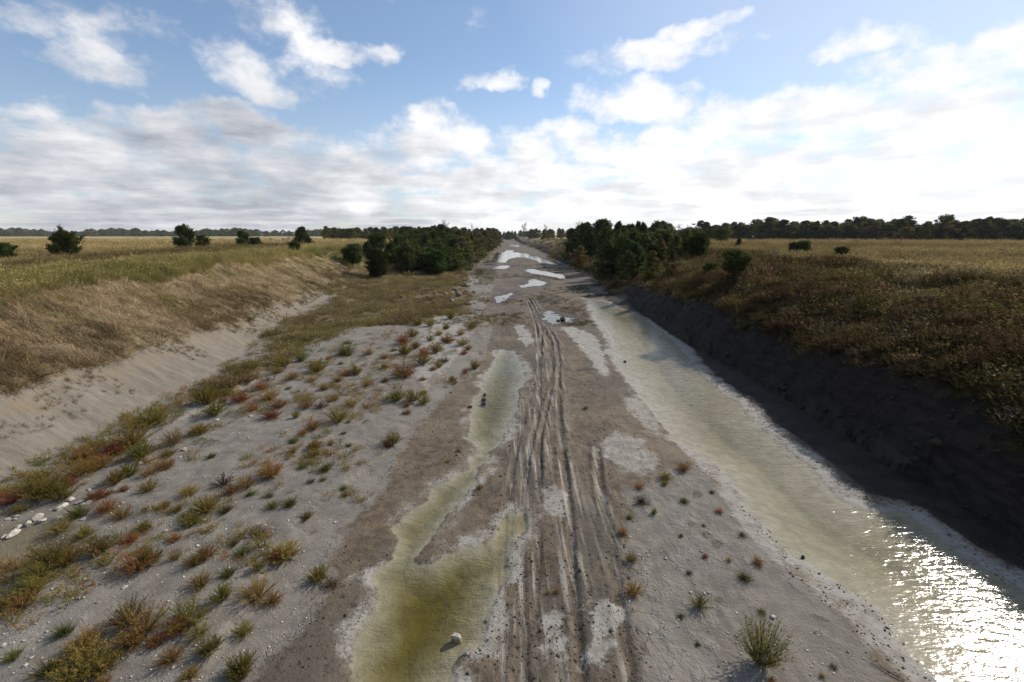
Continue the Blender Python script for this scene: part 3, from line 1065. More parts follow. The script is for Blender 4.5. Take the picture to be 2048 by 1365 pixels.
def wood_proto(seed, clumps, spread, mat):
    r = np.random.default_rng(seed)
    (tv, tf), _ = limbs(r, .86, 12, spread, 0, .12, .7, 2)
    C, N, S, RN = [], [], [], []
    for i in range(clumps):
        a, f = r.uniform(0, 2 * math.pi), r.uniform(0, 1)
        rr = spread * (1 - max(0, f - .40) ** 2 * 2.6) * (.70 + .30 * math.sin(a * 3 + seed + 4 * f)) * math.sqrt(r.uniform(.15, 1)) * r.uniform(.8, 1.12)
        c = np.array([math.cos(a) * rr, math.sin(a) * rr, .03 + .92 * f])
        k = int(26 * r.uniform(.6, 1.4))
        s = r.uniform(.05, .095)
        o = unit(r.normal(size=(k, 3))) * (s * r.uniform(.25, 1, k) ** .5)[:, None]
        C.append(c + o * np.array([1.2, 1.2, .75]))
        N.append(o + r.normal(size=(k, 3)) * s * .7 + np.array([0, 0, s * .4]))
        S.append(.034 * r.uniform(.55, 1.2, k))
        RN.append(np.clip(r.uniform(0, .65) + r.uniform(-.15, .35, k), 0, 1))
    C, N, S, RN = map(np.concatenate, (C, N, S, RN))
    C[:, 2] = np.maximum(C[:, 2], .0)
    V, F = leaf_quads(C, N, S, r)
    return tree_proto((tv, tf), (V, F, np.repeat(RN, 4)), M_BARK, mat)


WOOD = [wood_proto(81, 120, .42, M_DECID), wood_proto(82, 130, .50, M_DECID), wood_proto(83, 110, .38, M_OLIVE), wood_proto(84, 100, .45, M_GREYTREE)]
THIN = tree_proto(*decid_proto(26, 40, 10, .016, .8, .3, .36, 1.0), M_PALEBARK, M_GREYTREE)


def bare_tree(seed, n=12, sub=9, spread=.42):
    r = np.random.default_rng(seed)
    (tv, tf), _ = limbs(r, .95, n, spread, 0, .12, .9, sub)
    return tree_proto((tv, tf), None, M_PALEBARK, None)


BARE = bare_tree(31, 16, 12)
DEADSHRUB = bare_tree(32, 14, 4, .5)


def plant_at(proto, name, px, base_py, top_py, label, cat, group=None, width=None, rz=None, dist=None, sink=.03, proto_w=.8):
    """stand a tree where its foot is seen; height from its top in the photograph"""
    if dist is None:
        p = hit(px, base_py)
    else:
        dx, dy, dz = ray_dir(px, base_py)
        x, y = dx / dy * dist, dist
        p = np.array([x, y, float(H(x, y)[0])])
    _, _, ztop = ray_dir(px, top_py)
    dy = ray_dir(px, top_py)[1]
    ht = CAM_H + ztop / dy * p[1] - p[2]
    ht = max(ht, .3)
    sx = ht if width is None else width / px_per_m(p) / proto_w
    p[2] -= sink
    return proto.place(name, tuple(p), (sx, sx, ht), random.uniform(0, 6.28) if rz is None else rz, label, cat, group)

# ------------------------------------------------------------------ trees and shrubs
# lone cedars on the left rim
plant_at(CEDAR_SQUAT, 'cedar_shrub', 4, 524, 488, 'broad low cedar cut off by the picture edge on the left bank rim', 'cedar', 'lone cedars on the left rim', width=80, rz=0, proto_w=1.5)
plant_at(CEDAR_SQUAT, 'cedar_shrub', 137, 517, 467, 'wide squat cedar with upswept plumes standing in the green rim grass', 'cedar', 'lone cedars on the left rim', width=78, rz=.1, proto_w=1.5)
plant_at(CEDAR_WIND, 'cedar_tree', 376, 501, 455, 'tall windswept cedar leaning over, with a smaller cedar at its side', 'cedar', 'lone cedars on the left rim', width=52, rz=0, proto_w=1.2)
plant_at(CEDAR_WIND, 'cedar_tree', 409, 499, 473, 'smaller cedar tucked against the tall windswept cedar', 'cedar', 'lone cedars on the left rim', width=36, rz=.2, proto_w=1.2)
plant_at(CEDAR_WIND, 'cedar_tree', 489, 495, 464, 'narrow pointed cedar with a low skirt trailing to one side', 'cedar', 'lone cedars on the left rim', width=30, rz=0, proto_w=1.1)
plant_at(CEDAR_BUSH, 'cedar_shrub', 509, 494, 478, 'low cedar skirt beside the narrow pointed cedar', 'cedar', 'lone cedars on the left rim', width=30, proto_w=1.3)
plant_at(THIN, 'bare_shrub', 574, 490, 473, 'thin brownish half bare shrub beside the tall cone shaped cedar', 'shrub', width=24, proto_w=.8)
plant_at(CEDAR[0], 'cedar_tree', 607, 494, 454, 'tall cone shaped dark cedar standing alone on the left rim', 'cedar', 'lone cedars on the left rim', width=44, proto_w=.78)
plant_at(CEDAR_BUSH, 'cedar_shrub', 590, 507, 487, 'small round cedar in front of the tall cone shaped cedar', 'cedar', 'lone cedars on the left rim', width=24, proto_w=1.3)
for (px, b, tp) in [(541, 481, 477.5), (566, 481, 477.5)]:
    plant_at(CEDAR_BUSH, 'field_shrub', px, b, tp, 'tiny dark bush far out on the left field', 'shrub', 'bushes on the far field', width=6, proto_w=1.3)
# group where the left bank drops to the bench
plant_at(CEDAR[1], 'cedar_tree', 706, 531, 490, 'round dark cedar at the upper edge of the bank drop', 'cedar', 'cedars by the bench', width=44, proto_w=.9)
plant_at(CEDAR[2], 'cedar_tree', 736, 514, 484, 'bright green cedar between the round cedar and the taller cedar', 'cedar', 'cedars by the bench', width=32, proto_w=.7)
plant_at(CEDAR_BRONZE, 'cedar_tree', 754, 557, 503, 'bronze tinged cedar standing lowest, at the foot of the left bank', 'cedar', 'cedars by the bench', width=46, proto_w=.9)
plant_at(CEDAR[0], 'cedar_tree', 783, 532, 485, 'tall dense cedar behind the bronze tinged cedar', 'cedar', 'cedars by the bench', width=40, proto_w=.75)
plant_at(CEDAR[3], 'cedar_tree', 755, 500, 470, 'dark cedar behind the group, in front of the far field', 'cedar', 'cedars by the bench', width=42, proto_w=.9)
plant_at(THIN, 'leafless_shrub', 802, 518, 487, 'pale twiggy shrub with few leaves between the cedars', 'shrub', width=26, proto_w=.8)
plant_at(CEDAR_BUSH, 'cedar_seedling', 819, 536, 526, 'tiny cedar seedling alone on the grassy bench', 'cedar', width=9, proto_w=1.2)
plant_at(CEDAR_BUSH, 'bench_shrub', 859, 545, 533, 'small dark bush on the bench with brown grass around', 'shrub', width=14, proto_w=1.2)
plant_at(DEC[2], 'olive_tree', 856, 523, 492, 'olive leaved small tree in front of the dark left thicket', 'tree', width=28, proto_w=.75)
plant_at(CEDAR[1], 'cedar_tree', 911, 527, 502, 'small cedar just behind the pale reeds', 'cedar', width=16, proto_w=.8)
plant_at(CEDAR[3], 'cedar_tree', 937, 527, 509, 'small round cedar between the reeds and the water edge', 'cedar', width=16, proto_w=.9)
for k in range(15):
    px = random.uniform(890, 940)
    plant_at(DEADSHRUB, 'brown_brush', px + random.uniform(-12, 30), random.uniform(520, 538), random.uniform(506, 514), 'brown twiggy brush around the reeds at the bench end', 'shrub', 'brown brush by the reeds', width=22, proto_w=.9)

L_THICK = ['dark cedar in the front edge of the left thicket facing the bench', 'dark cedar deep inside the left thicket', 'dark cedar at the back of the left thicket before the distant woods']
L_THICK_O = 'olive leaved tree at the water end of the left thicket'
rs = random.Random(5)
for k in range(135):
    px = rs.uniform(800, 996)
    Yd = 86 + 114 * rs.uniform(0, 1) ** 1.3
    Xd = (px - 1024) / FPX * Yd
    if Xd > -11.0:
        continue
    row = (Yd - 86) / 114
    top = rs.uniform(474, 503) - 24 * row
    if px > 925 + rs.uniform(-25, 25) or (px > 850 and rs.random() < .35):
        plant_at(rs.choice([WOOD[2], WOOD[0], WOOD[2], WOOD[3]]), 'thicket_tree', px, 520, top + rs.uniform(-2, 10), L_THICK_O, 'tree', 'left bank thicket', dist=Yd)
    else:
        plant_at(rs.choice(CEDAR), 'thicket_cedar', px, 520, top, L_THICK[min(2, int(row * 3.2))], 'cedar', 'left bank thicket cedars ' + ('in front', 'inside', 'behind')[min(2, int(row * 3.2))], dist=Yd, width=rs.uniform(30, 48) * 100 / Yd, proto_w=.72)
for k in range(46):
    px = rs.uniform(818, 962)
    by = rs.uniform(508, 528)
    plant_at(rs.choice([WOOD[2], WOOD[3], THIN, WOOD[0], CEDAR_BUSH]), 'edge_shrub', px, by, by - rs.uniform(9, 24), 'ragged shrub along the front edge of the left thicket', 'shrub', 'shrubs edging the left thicket', width=rs.uniform(10, 26), proto_w=.9)
for k in range(60):
    Yd = rs.uniform(108, 420)
    Xd = -rs.uniform(10.2, 17) - .004 * Yd
    px = 1024 + FPX * Xd / Yd
    top = 456 + 16 * max(0, (230 - Yd) / 122) + rs.uniform(-1, 7)
    plant_at(rs.choice([WOOD[2], WOOD[0], WOOD[2], WOOD[3], WOOD[3]]), 'waterside_tree', px, 480, top, 'olive and yellowing tree leaning over the water along the left bank', 'tree', 'waterside trees on the left bank', dist=Yd)
for k in range(40):
    Yd = rs.uniform(720, 1150)
    px = rs.uniform(980, 1075)
    plant_at(rs.choice(WOOD), 'closing_tree', px, 475, rs.uniform(461, 467), 'far tree closing the view where the river bends away', 'tree', 'trees at the far river bend', dist=Yd, width=rs.uniform(9, 16), proto_w=.9)
for k in range(46):
    Yd = rs.uniform(200, 620)
    Xd = -rs.uniform(15, 75)
    px = 1024 + FPX * Xd / Yd
    plant_at(rs.choice([WOOD[0], WOOD[1], WOOD[2], WOOD[3]]), 'riverside_tree', px, 480, rs.uniform(455, 464), 'tree in the distant woods along the left bank', 'tree', 'distant left bank woods', dist=Yd)
for k in range(58):
    px = 655 + k * 4.6 + rs.uniform(-5, 5)
    Yd = rs.uniform(330, 460)
    plant_at(rs.choice([WOOD[0], WOOD[1], WOOD[1], WOOD[2]]), 'woodland_tree', px, 474, rs.uniform(452, 461), 'rounded dark green tree in the wood behind the left field', 'tree', 'wood behind the left field', dist=Yd, width=rs.uniform(26, 38), proto_w=.9)
plant_at(BARE, 'bare_tree', 893, 480, 440, 'tall leafless tree rising above the left thicket', 'tree', dist=240)
plant_at(BARE, 'bare_tree', 946, 500, 447, 'thin leafless sapling sticking out of the olive trees', 'tree', dist=150, width=14)

for k in range(44):
    Yd = rs.uniform(300, 700)
    Xd = rs.uniform(15, 85)
    px = 1024 + FPX * Xd / Yd
    plant_at(rs.choice([WOOD[0], WOOD[2], WOOD[3], WOOD[1]]), 'riverside_tree', px, 480, rs.uniform(455, 464), 'tree in the distant woods along the right bank', 'tree', 'distant right bank woods', dist=Yd)
plant_at(BARE, 'bare_tree', 1047, 475, 446, 'leafless tree above the distant woods on the right bank', 'tree', dist=360)
plant_at(BARE, 'bare_tree', 1092, 475, 450, 'low leafless crown beyond the cleared right slope', 'tree', dist=330)
plant_at(THIN, 'bare_tree', 1153, 475, 442, 'wispy tree at the river end of the right thicket', 'tree', dist=150)

R_THICK = ['dark cedar at the lower front of the shaded right thicket', 'dark spiky cedar in the middle of the shaded right thicket', 'tall dark cedar at the back of the shaded right thicket']
R_THICK_O = ['dull leaved tree at the lower front of the shaded right thicket', 'dull leaved tree in the middle of the shaded right thicket', 'dull leaved tree at the back of the shaded right thicket']
n_placed = 0
while n_placed < 125:
    px = rs.uniform(1122, 1405)
    Yd = rs.uniform(64, 140)
    Xd = (px - 1024) / FPX * Yd
    if Xd < 17.2 or Xd > 46:
        continue
    n_placed += 1
    row = (Yd - 64) / 76
    top = rs.uniform(470, 505) - 36 * row ** .7
    if px > 1330:
        top = max(top, 458)
        proto = rs.choice([WOOD[3], WOOD[0], CEDAR[1], WOOD[2]])
        w = None
    else:
        proto = rs.choice([CEDAR[0], CEDAR[2], CEDAR[0], CEDAR[3], WOOD[0], WOOD[2], CEDAR[2]])
        top = max(top, 443)
        w = rs.uniform(36, 56) * 90 / Yd
    ced = proto in CEDAR
    plant_at(proto, 'thicket_cedar' if ced else 'thicket_tree', px, 540, top, R_THICK[min(2, int(row * 3.2))] if ced else R_THICK_O[min(2, int(row * 3.2))], 'cedar' if ced else 'tree',
             'right bank thicket cedars ' + ('in front', 'inside', 'behind')[min(2, int(row * 3.2))] if ced else 'right bank thicket ' + ('in front', 'inside', 'behind')[min(2, int(row * 3.2))], dist=Yd, width=w if ced else None, proto_w=.8)
for (px, b, tp, w) in [(1300, 566, 500, 46), (1342, 555, 498, 34), (1215, 560, 488, 60), (1255, 565, 500, 50), (1160, 540, 490, 44)]:
    plant_at(rs.choice([WOOD[0], WOOD[2]]), 'thicket_tree', px, b, tp, 'dull leafy tree along the lower edge of the right thicket', 'tree', 'lower edge of the right thicket', width=w, proto_w=.8)
for (px, tp, yd) in [(1318, 446, 95), (1338, 444, 100), (1362, 448, 96), (1380, 450, 110)]:
    plant_at(THIN, 'wispy_tree', px, 500, tp, 'wispy pale leaved tree rising at the field end of the right thicket', 'tree', 'wispy trees by the right thicket', dist=yd)

# right rim and field
plant_at(CEDAR[1], 'cedar_tree', 1466, 563, 505, 'large round dark cedar at the top of the shaded right bank', 'cedar', dist=36.0, width=62, proto_w=.9, sink=-.1)
plant_at(CEDAR_BUSH, 'cedar_shrub', 1420, 546, 528, 'low wide dark bush beside the large round cedar', 'cedar', width=34, proto_w=1.3)
plant_at(CEDAR[3], 'cedar_tree', 1441, 485, 458, 'round cedar on the right field edge in front of the far treeline', 'cedar', dist=180, width=34, proto_w=.95)
plant_at(CEDAR[0], 'cedar_tree', 1477, 495, 477, 'small pointed cedar on the right field near the dip', 'cedar', dist=108, width=17, proto_w=.7)
plant_at(CEDAR[3], 'cedar_shrub', 1586, 508, 486, 'narrower of two joined small cedars on the right field', 'cedar', dist=70, width=19, proto_w=.8)
plant_at(CEDAR_BUSH, 'cedar_shrub', 1604, 509, 486, 'wider of two joined small cedars on the right field', 'cedar', dist=70, width=26, proto_w=1.1)
plant_at(CEDAR[3], 'cedar_shrub', 1680, 518, 495, 'single small cedar on the right field by the bank crest', 'cedar', dist=56, width=27, proto_w=.85)
plant_at(CEDAR[0], 'cedar_shrub', 1398, 514, 494, 'small slim cedar in the grassy dip on the right', 'cedar', width=14, proto_w=.7)
plant_at(CEDAR[3], 'cedar_tree', 1369, 492, 464, 'dark cedar at the field end of the right thicket', 'cedar', dist=92, width=24, proto_w=.9)
plant_at(CEDAR[1], 'cedar_tree', 1387, 490, 462, 'second dark cedar at the field end of the right thicket', 'cedar', dist=98, width=22, proto_w=.9)
for k in range(104):
    u = (k + rs.uniform(-.6, .6)) / 104
    px = 1372 + u * 760
    Yd = 330 - 128 * min(u, 1.1) + rs.uniform(-6, 26)
    bulge = 5 * math.sin(u * 23) + 4 * math.sin(u * 51 + 1)
    top = 443 - 7 * u + bulge * .7 + rs.uniform(-3, 10) + (7 if k % 3 == 0 else 0) - (7 if k % 11 == 4 else 0)
    pr = rs.choice([WOOD[0], WOOD[1], WOOD[1], WOOD[0], WOOD[3], DEC[0], WOOD[2]])
    plant_at(pr, 'treeline_tree', px, 480, top, 'tree in the long dark treeline across the right field', 'tree', 'treeline across the right field', dist=Yd, width=rs.uniform(40, 66), proto_w=.9)

# distant wood behind the left field: one mass
r_ = np.random.default_rng(41)
m_ = 330
f_ = r_.uniform(0, 1, m_)
a_ = r_.uniform(0, 6.28, m_)
rr_ = .5 * (1 - np.maximum(0, f_ - .4) ** 2 * 2.4) * np.sqrt(r_.uniform(.1, 1, m_))
base_v, base_f = leaf_quads(np.stack([np.cos(a_) * rr_, np.sin(a_) * rr_, f_ * .95], 1), r_.normal(size=(m_, 3)) + np.stack([np.cos(a_), np.sin(a_), f_], 1), .075 * r_.uniform(.6, 1.2, m_), r_)
base_r = np.repeat(np.clip(r_.uniform(0, .5, m_) + .3 * f_, 0, 1), 4)
PV, PF, PR = [], [], []
o = 0
for k in range(300):
    px = -120 + (k % 150) * 5.6 + rs.uniform(-6, 6)
    Yd = rs.uniform(900, 1250) + (260 if k >= 150 else 0)
    xw = (px - 1024) / FPX * Yd
    hgt = rs.uniform(9, 16) + 3 * math.sin(px * .03) + (5 if k >= 150 else 0)
    a = rs.uniform(0, 6.28)
    s = hgt * rs.uniform(1.1, 1.6)
    c_, s_ = math.cos(a), math.sin(a)
    v = base_v.copy()
    vx = v[:, 0] * c_ - v[:, 1] * s_
    vy = v[:, 0] * s_ + v[:, 1] * c_
    v = np.stack([vx * s + xw, vy * s + Yd, v[:, 2] * hgt + 5.05], 1)
    PV.append(v)
    PF.append(base_f + o)
    PR.append(np.clip(base_r * .7 + rs.uniform(-.1, .35), 0, 1))
    o += len(v)
M_FARWOOD = leaf_material('far_wood_leaf', (.050, .055, .026), (.095, .095, .042), (.15, .135, .065), .3)
tag(link('distant_wood', make_mesh('distant_wood', np.concatenate(PV), np.concatenate(PF), M_FARWOOD, {'rnd': np.concatenate(PR)})),
    'low hazy wood along the horizon behind the left field', 'wood', kind='stuff')

# fence posts along the left field
post_v, post_f = tube([(0, 0, -.2), (.01, 0, .5), (0, .01, 1.25), (0, .01, 1.3)], [.075, .07, .065, .02], 7)
post_me = make_mesh('fence_post', post_v, post_f, M_WOOD, smooth=False)
for (px, py) in [(459, 496), (553, 489.5), (559, 489.5), (229, 500), (320, 498)]:
    p = hit(px, py)
    ob = link('fence_post', post_me, None, (p[0], p[1], p[2]))
    ob.scale = (1.2, 1.2, 1.1)
    tag(ob, 'weathered wooden fence post standing in the left field', 'post', 'fence posts in the left field')


# ------------------------------------------------------------------ stones, logs
def rock_mesh(seed, mat, flat=.6):
    r = np.random.default_rng(seed)
    import bmesh
    bm = bmesh.new()
    bmesh.ops.create_icosphere(bm, subdivisions=2, radius=.5)
    ax = r.normal(size=(7, 3))
    ax /= np.linalg.norm(ax, axis=1)[:, None]
    cut = r.uniform(.26, .42, 7)
    for v in bm.verts:
        c = np.array(v.co)
        for a, q in zip(ax, cut):           # broken faces
            dd = c @ a
            if dd > q:
                c = c - a * (dd - q) * .92
        c = c * (1 + .10 * r.normal())
        v.co = (c[0] * 1.15, c[1] * .9, max(c[2] * flat, -.16))
    me = bpy.data.meshes.new('stone')
    bm.to_mesh(me)
    bm.free()
    me.materials.append(mat)
    return me


ROCK_W = [rock_mesh(50 + k, M_ROCK_W, .62) for k in range(4)]
ROCK_B = [rock_mesh(60 + k, M_ROCK_B, .66) for k in range(4)]
ROCK_D = [rock_mesh(70 + k, M_ROCK_D, .6) for k in range(3)]


RUBBLE = []


def stone(kind, px, py, w, label, group=None, name='stone', lift=.12, onwater=False):
    p = hit(px, py)
    s = w / px_per_m(p)
    zs = rs.uniform(.8, 1.1)
    if onwater:                      # stands on the pool floor and breaks the surface
        s = max(s, (max(0, -p[2]) + .04) / .55)
        zs = max(1.0, (max(0, -p[2]) + .06) / (.42 * s))
        lift = .15 * zs
    if name == 'rubble_rock':
        RUBBLE.append((p[0], p[1], s))
    ob = link(name, rs.choice(kind), None, (p[0], p[1], p[2] + s * lift))
    ob.scale = (s, s * rs.uniform(.75, 1.1), s * zs)
    ob.rotation_euler = (rs.uniform(-.12, .12), rs.uniform(-.12, .12), rs.uniform(0, 6.28))
    tag(ob, label, 'stone', group)


for (cx_, cy_, w) in [(185, 572, 50), (205, 585, 30), (140, 600, 40), (90, 618, 34), (62, 652, 58), (300, 522, 54), (340, 487, 34), (430, 497, 28), (385, 495, 28),
                      (405, 508, 30), (75, 566, 24), (70, 580, 22), (36, 578, 20), (285, 575, 30), (432, 436, 24), (400, 578, 24), (20, 665, 30)]:
    stone(ROCK_W, cx_ / 2.416, 800 + cy_ / 2.416, w / 2.416, 'pale limestone lump beside the dried mud hollow at the left bank foot', 'pale stones by the mud hollow')
for (cx_, cy_, w) in [(890, 243, 28), (675, 312, 26), (805, 636, 24), (508, 724, 24), (985, 583, 20), (605, 908, 24), (20, 1185, 26), (870, 278, 16), (1050, 100, 22), (1210, 82, 20)]:
    stone(ROCK_W, cx_ / 2.416, 800 + cy_ / 2.416, w / 2.416, 'whitish stone lying among the tufts of the gravel bar', 'whitish stones on the bar')
stone(ROCK_W, 915, 1284, 19, 'reddish white stone standing in the green pool', None, onwater=True, lift=.3)
stone(ROCK_W, 932, 1309, 9, 'small white stone at the green pool edge beside the larger stone', None, onwater=True, lift=.3)
for (px, py, w) in [(967, 803, 13), (941, 816, 11), (966, 812, 9), (969, 793, 8)]:
    stone(ROCK_D, px, py, w, 'dark mud lump at the narrow neck of the green pool', 'mud lumps in the pool neck', 'mud_lump', onwater=True)
stone(ROCK_D, 1126, 643, 21, 'large dark boulder sitting in the white puddle', None, 'boulder', onwater=True, lift=.2)
stone(ROCK_B, 1116, 643, 9, 'small brown stone touching the dark boulder in the puddle', None, 'stone', onwater=True)
stone(ROCK_D, 1250, 726, 9, 'dark stone in the pale stream water beyond the mud spit', None, 'stone', onwater=True, lift=.25)
stone(ROCK_D, 1606, 1117, 8, 'small dark stone at the gravel edge of the glittering stream', None, 'stone', onwater=True, lift=.3)
for (a, b, w) in [(1245, 868, 66), (1390, 875, 92), (1322, 942, 84), (1100, 792, 48), (1472, 782, 84), (1342, 812, 56), (1462, 832, 44), (1550, 842, 54), (1000, 862, 44),
                  (1060, 888, 62), (770, 892, 50), (1125, 852, 60), (1420, 770, 50), (1490, 975, 70), (1200, 800, 40), (1380, 840, 60)]:
    stone(ROCK_B, 660 + a / 5.389, 430 + b / 5.389, w / 5.389, 'broken brown rock in the rubble at the end of the weedy bench', 'rubble on the bench', 'rubble_rock', lift=.22)
# driftwood
lv, lf = merge([tube([(-1.6, 0, .12), (-.6, .08, .2), (.5, -.05, .16), (1.7, .1, .3)], [.15, .14, .11, .05], 8),
                tube([(-.3, .05, .2), (.1, .5, .45), (.5, .7, .8)], [.07, .05, .02], 6), tube([(.7, 0, .2), (1.0, -.5, .35), (1.5, -.7, .7)], [.06, .04, .015], 6)])
p = hit(976, 526)
lo = link('driftwood_log', make_mesh('driftwood_log', lv, lf, M_WOOD, smooth=True), None, tuple(p))
lo.scale = (1.1, 1.1, 1.1)
tag(lo, 'dark driftwood log with broken limbs stranded beside the far pool', 'log')
plant_at(DEADSHRUB, 'dead_brush', 1040, 543, 527, 'grey leafless brush standing on the mud between far puddles', 'shrub', width=20, proto_w=.9)
bv, bf = merge([tube([(-.55, 0, .03), (-.2, .05, .07), (.2, -.02, .08), (.6, .04, .05)], [.018, .022, .018, .007], 5),
                tube([(0, .03, .07), (.15, .25, .1), (.4, .32, .12)], [.012, .009, .004], 4), tube([(.2, 0, .08), (.35, -.2, .1), (.5, -.25, .15)], [.012, .009, .004], 4)])
br_me = make_mesh('branch', bv, bf, M_WOOD, smooth=True)
for (px, py, sc, rz, lb) in [(1172, 741, 1.0, .2, 'dark broken branch lying on the mud beside the long white puddle'), (1650 / 2.416 + 600, 1010, .5, .1, 'red brown stick on the sand right of the tyre tracks'),
                             (1640, 1236, .3, 2.6, 'thin stick at the sandy edge of the stream ledge'), (1775, 1345, .45, 2.4, 'brown broken branch under the stream ledge')]:
    p = hit(px, py)
    ob = link('fallen_branch', br_me, None, tuple(p))
    ob.scale = (sc,) * 3
    ob.rotation_euler = (0, 0, rz)
    tag(ob, lb, 'branch')


# ------------------------------------------------------------------ tufts on the gravel bar: each plant a thing of its own
def rnd_tones(n, k, r, lo=0., hi=1.):
    return np.repeat(r.uniform(lo, hi, n), k)


def bushy(seed, stems=80, h=.75, spread=.9, leaf=.05, leaves_per=9, width=.010, upright=.55):
    """dome of branching stems with fine side leaves; unit diameter"""
    r = np.random.default_rng(seed)
    a = r.uniform(0, 2 * math.pi, stems)
    e = r.uniform(0, 1, stems) ** .6
    d = np.stack([np.cos(a) * e * spread, np.sin(a) * e * spread, upright + r.uniform(.1, .7, stems) * (1.15 - e)], 1)
    d = unit(d)
    L = h * r.uniform(.62, 1.05, stems) * (1 - .18 * e)
    base = np.stack([np.cos(a) * e * .10, np.sin(a) * e * .10, np.zeros(stems) - .02], 1) * r.uniform(.3, 1.3, (stems, 1))
    bend = np.stack([r.normal(0, .05, stems), r.normal(0, .05, stems), -.12 * e * r.uniform(0, 1, stems)], 1)
    sv, sf, k = ribbons(base, d, L, np.full(stems, width), bend, 3, r)
    srnd = rnd_tones(stems, k, r)
    m = stems * leaves_per
    i = np.repeat(np.arange(stems), leaves_per)
    f = r.uniform(.22, 1.0, m)
    c = base[i] + d[i] * (L[i] * f)[:, None] + bend[i] * (f * f)[:, None] + r.normal(0, .012, (m, 3))
    dv = d[i] * 1.0 + r.normal(0, .6, (m, 3)) + np.array([0, 0, .25])
    lv_, lf_ = leaves(c, dv, leaf * r.uniform(.5, 1.4, m), leaf * r.uniform(.16, .34, m), r)
    tone = np.clip(r.uniform(0, .6, stems)[i] + .4 * f * r.uniform(0, 1, m), 0, 1)
    return (sv, sf, srnd), (lv_, lf_, np.repeat(tone, 3))


def grassy(seed, blades=90, h=.9, spread=.35, width=.014):
    r = np.random.default_rng(seed)
    a = r.uniform(0, 2 * math.pi, blades)
    e = r.uniform(0, 1, blades)
    base = np.stack([np.cos(a) * e * .22, np.sin(a) * e * .22, np.full(blades, -.02)], 1)
    d = unit(np.stack([np.cos(a) * e * spread, np.sin(a) * e * spread, np.ones(blades)], 1) + r.normal(0, .10, (blades, 3)))
    L = h * r.uniform(.4, 1, blades)
    bend = np.stack([np.cos(a), np.sin(a), -.5 * np.ones(blades)], 1) * (r.uniform(0, .28, blades) * L)[:, None]
    v, f, k = ribbons(base, d, L, np.full(blades, width), bend, 3, r)
    return (v, f, rnd_tones(blades, k, r))


def cushion(seed, n=420, h=.38, leaf=.07):
    r = np.random.default_rng(seed)
    a = r.uniform(0, 2 * math.pi, n)
    e = np.sqrt(r.uniform(0, 1, n))
    rad = .5 * (1 + .25 * np.sin(a * 3 + seed) + .1 * np.sin(a * 7))
    z = h * np.sqrt(np.clip(1 - e ** 2, 0, 1)) * r.uniform(.35, 1, n)
    c = np.stack([np.cos(a) * e * rad, np.sin(a) * e * rad, z], 1)
    dv = np.stack([np.cos(a) * e, np.sin(a) * e, np.ones(n) * .8], 1) + r.normal(0, .45, (n, 3))
    v, f = leaves(c, dv, leaf * r.uniform(.6, 1.4, n), leaf * r.uniform(.25, .45, n), r)
    return (v, f, np.repeat(np.clip(z / h * .6 + r.uniform(0, .4, n), 0, 1), 3))


TUFT_M = {
    'rust': leaf_material('rust_leaf', (.18, .085, .028), (.31, .155, .058), (.40, .235, .105), .45),
    'gold': leaf_material('gold_leaf', (.18, .125, .030), (.33, .24, .068), (.43, .34, .125), .4),
    'olive': leaf_material('olive_tuft_leaf', (.115, .095, .022), (.235, .190, .045), (.36, .285, .085), .45),
    'green': leaf_material('green_tuft_leaf', (.070, .078, .018), (.135, .145, .034), (.24, .225, .070), .4),
    'red': leaf_material('red_tuft_leaf', (.21, .105, .050), (.33, .19, .092), (.41, .27, .145), .45),
    'dark': leaf_material('dark_tuft_leaf', (.050, .030, .024), (.110, .070, .048), (.17, .13, .075), .3),
}


def tuft_proto(stem, fol, mat):
    parts = []
    if stem is not None:
        parts.append(('stems', make_mesh('stems', stem[0], stem[1], M_STEM, {'rnd': stem[2]})))
    parts.append(('foliage', make_mesh('foliage', fol[0], fol[1], mat, {'rnd': fol[2]})))
    return Proto(parts)


TUFTS = {}
for j, kd in enumerate(['rust', 'gold', 'red']):
    TUFTS[kd] = [tuft_proto(*bushy(100 + j * 10 + q, 100, .72 + .1 * q, .85, .062, 34, .011, .42), TUFT_M[kd]) for q in range(3)]
TUFTS['olive'] = [tuft_proto(*bushy(140 + q, 100, .80 + .12 * q, .8, .070, 34, .011, .55), TUFT_M['olive']) for q in range(4)]
TUFTS['green'] = [tuft_proto(grassy(150 + q, 30, .8), grassy(155 + q, 220, .75 + .12 * q, .55, .020), TUFT_M['green']) for q in range(3)]
TUFTS['cush'] = [tuft_proto(None, cushion(160 + q), TUFT_M['green']) for q in range(3)]
TUFTS['dark'] = [tuft_proto(*bushy(170 + q, 70, .62, .95, .07, 12, .018, .35), TUFT_M['dark']) for q in range(3)]
CATS = {'rust': 'rust orange feathery', 'gold': 'straw gold wispy', 'olive': 'olive green bushy', 'green': 'bright green grassy', 'cush': 'low green cushion shaped', 'dark': 'dark twiggy brown',
        'red': 'reddish feathery'}


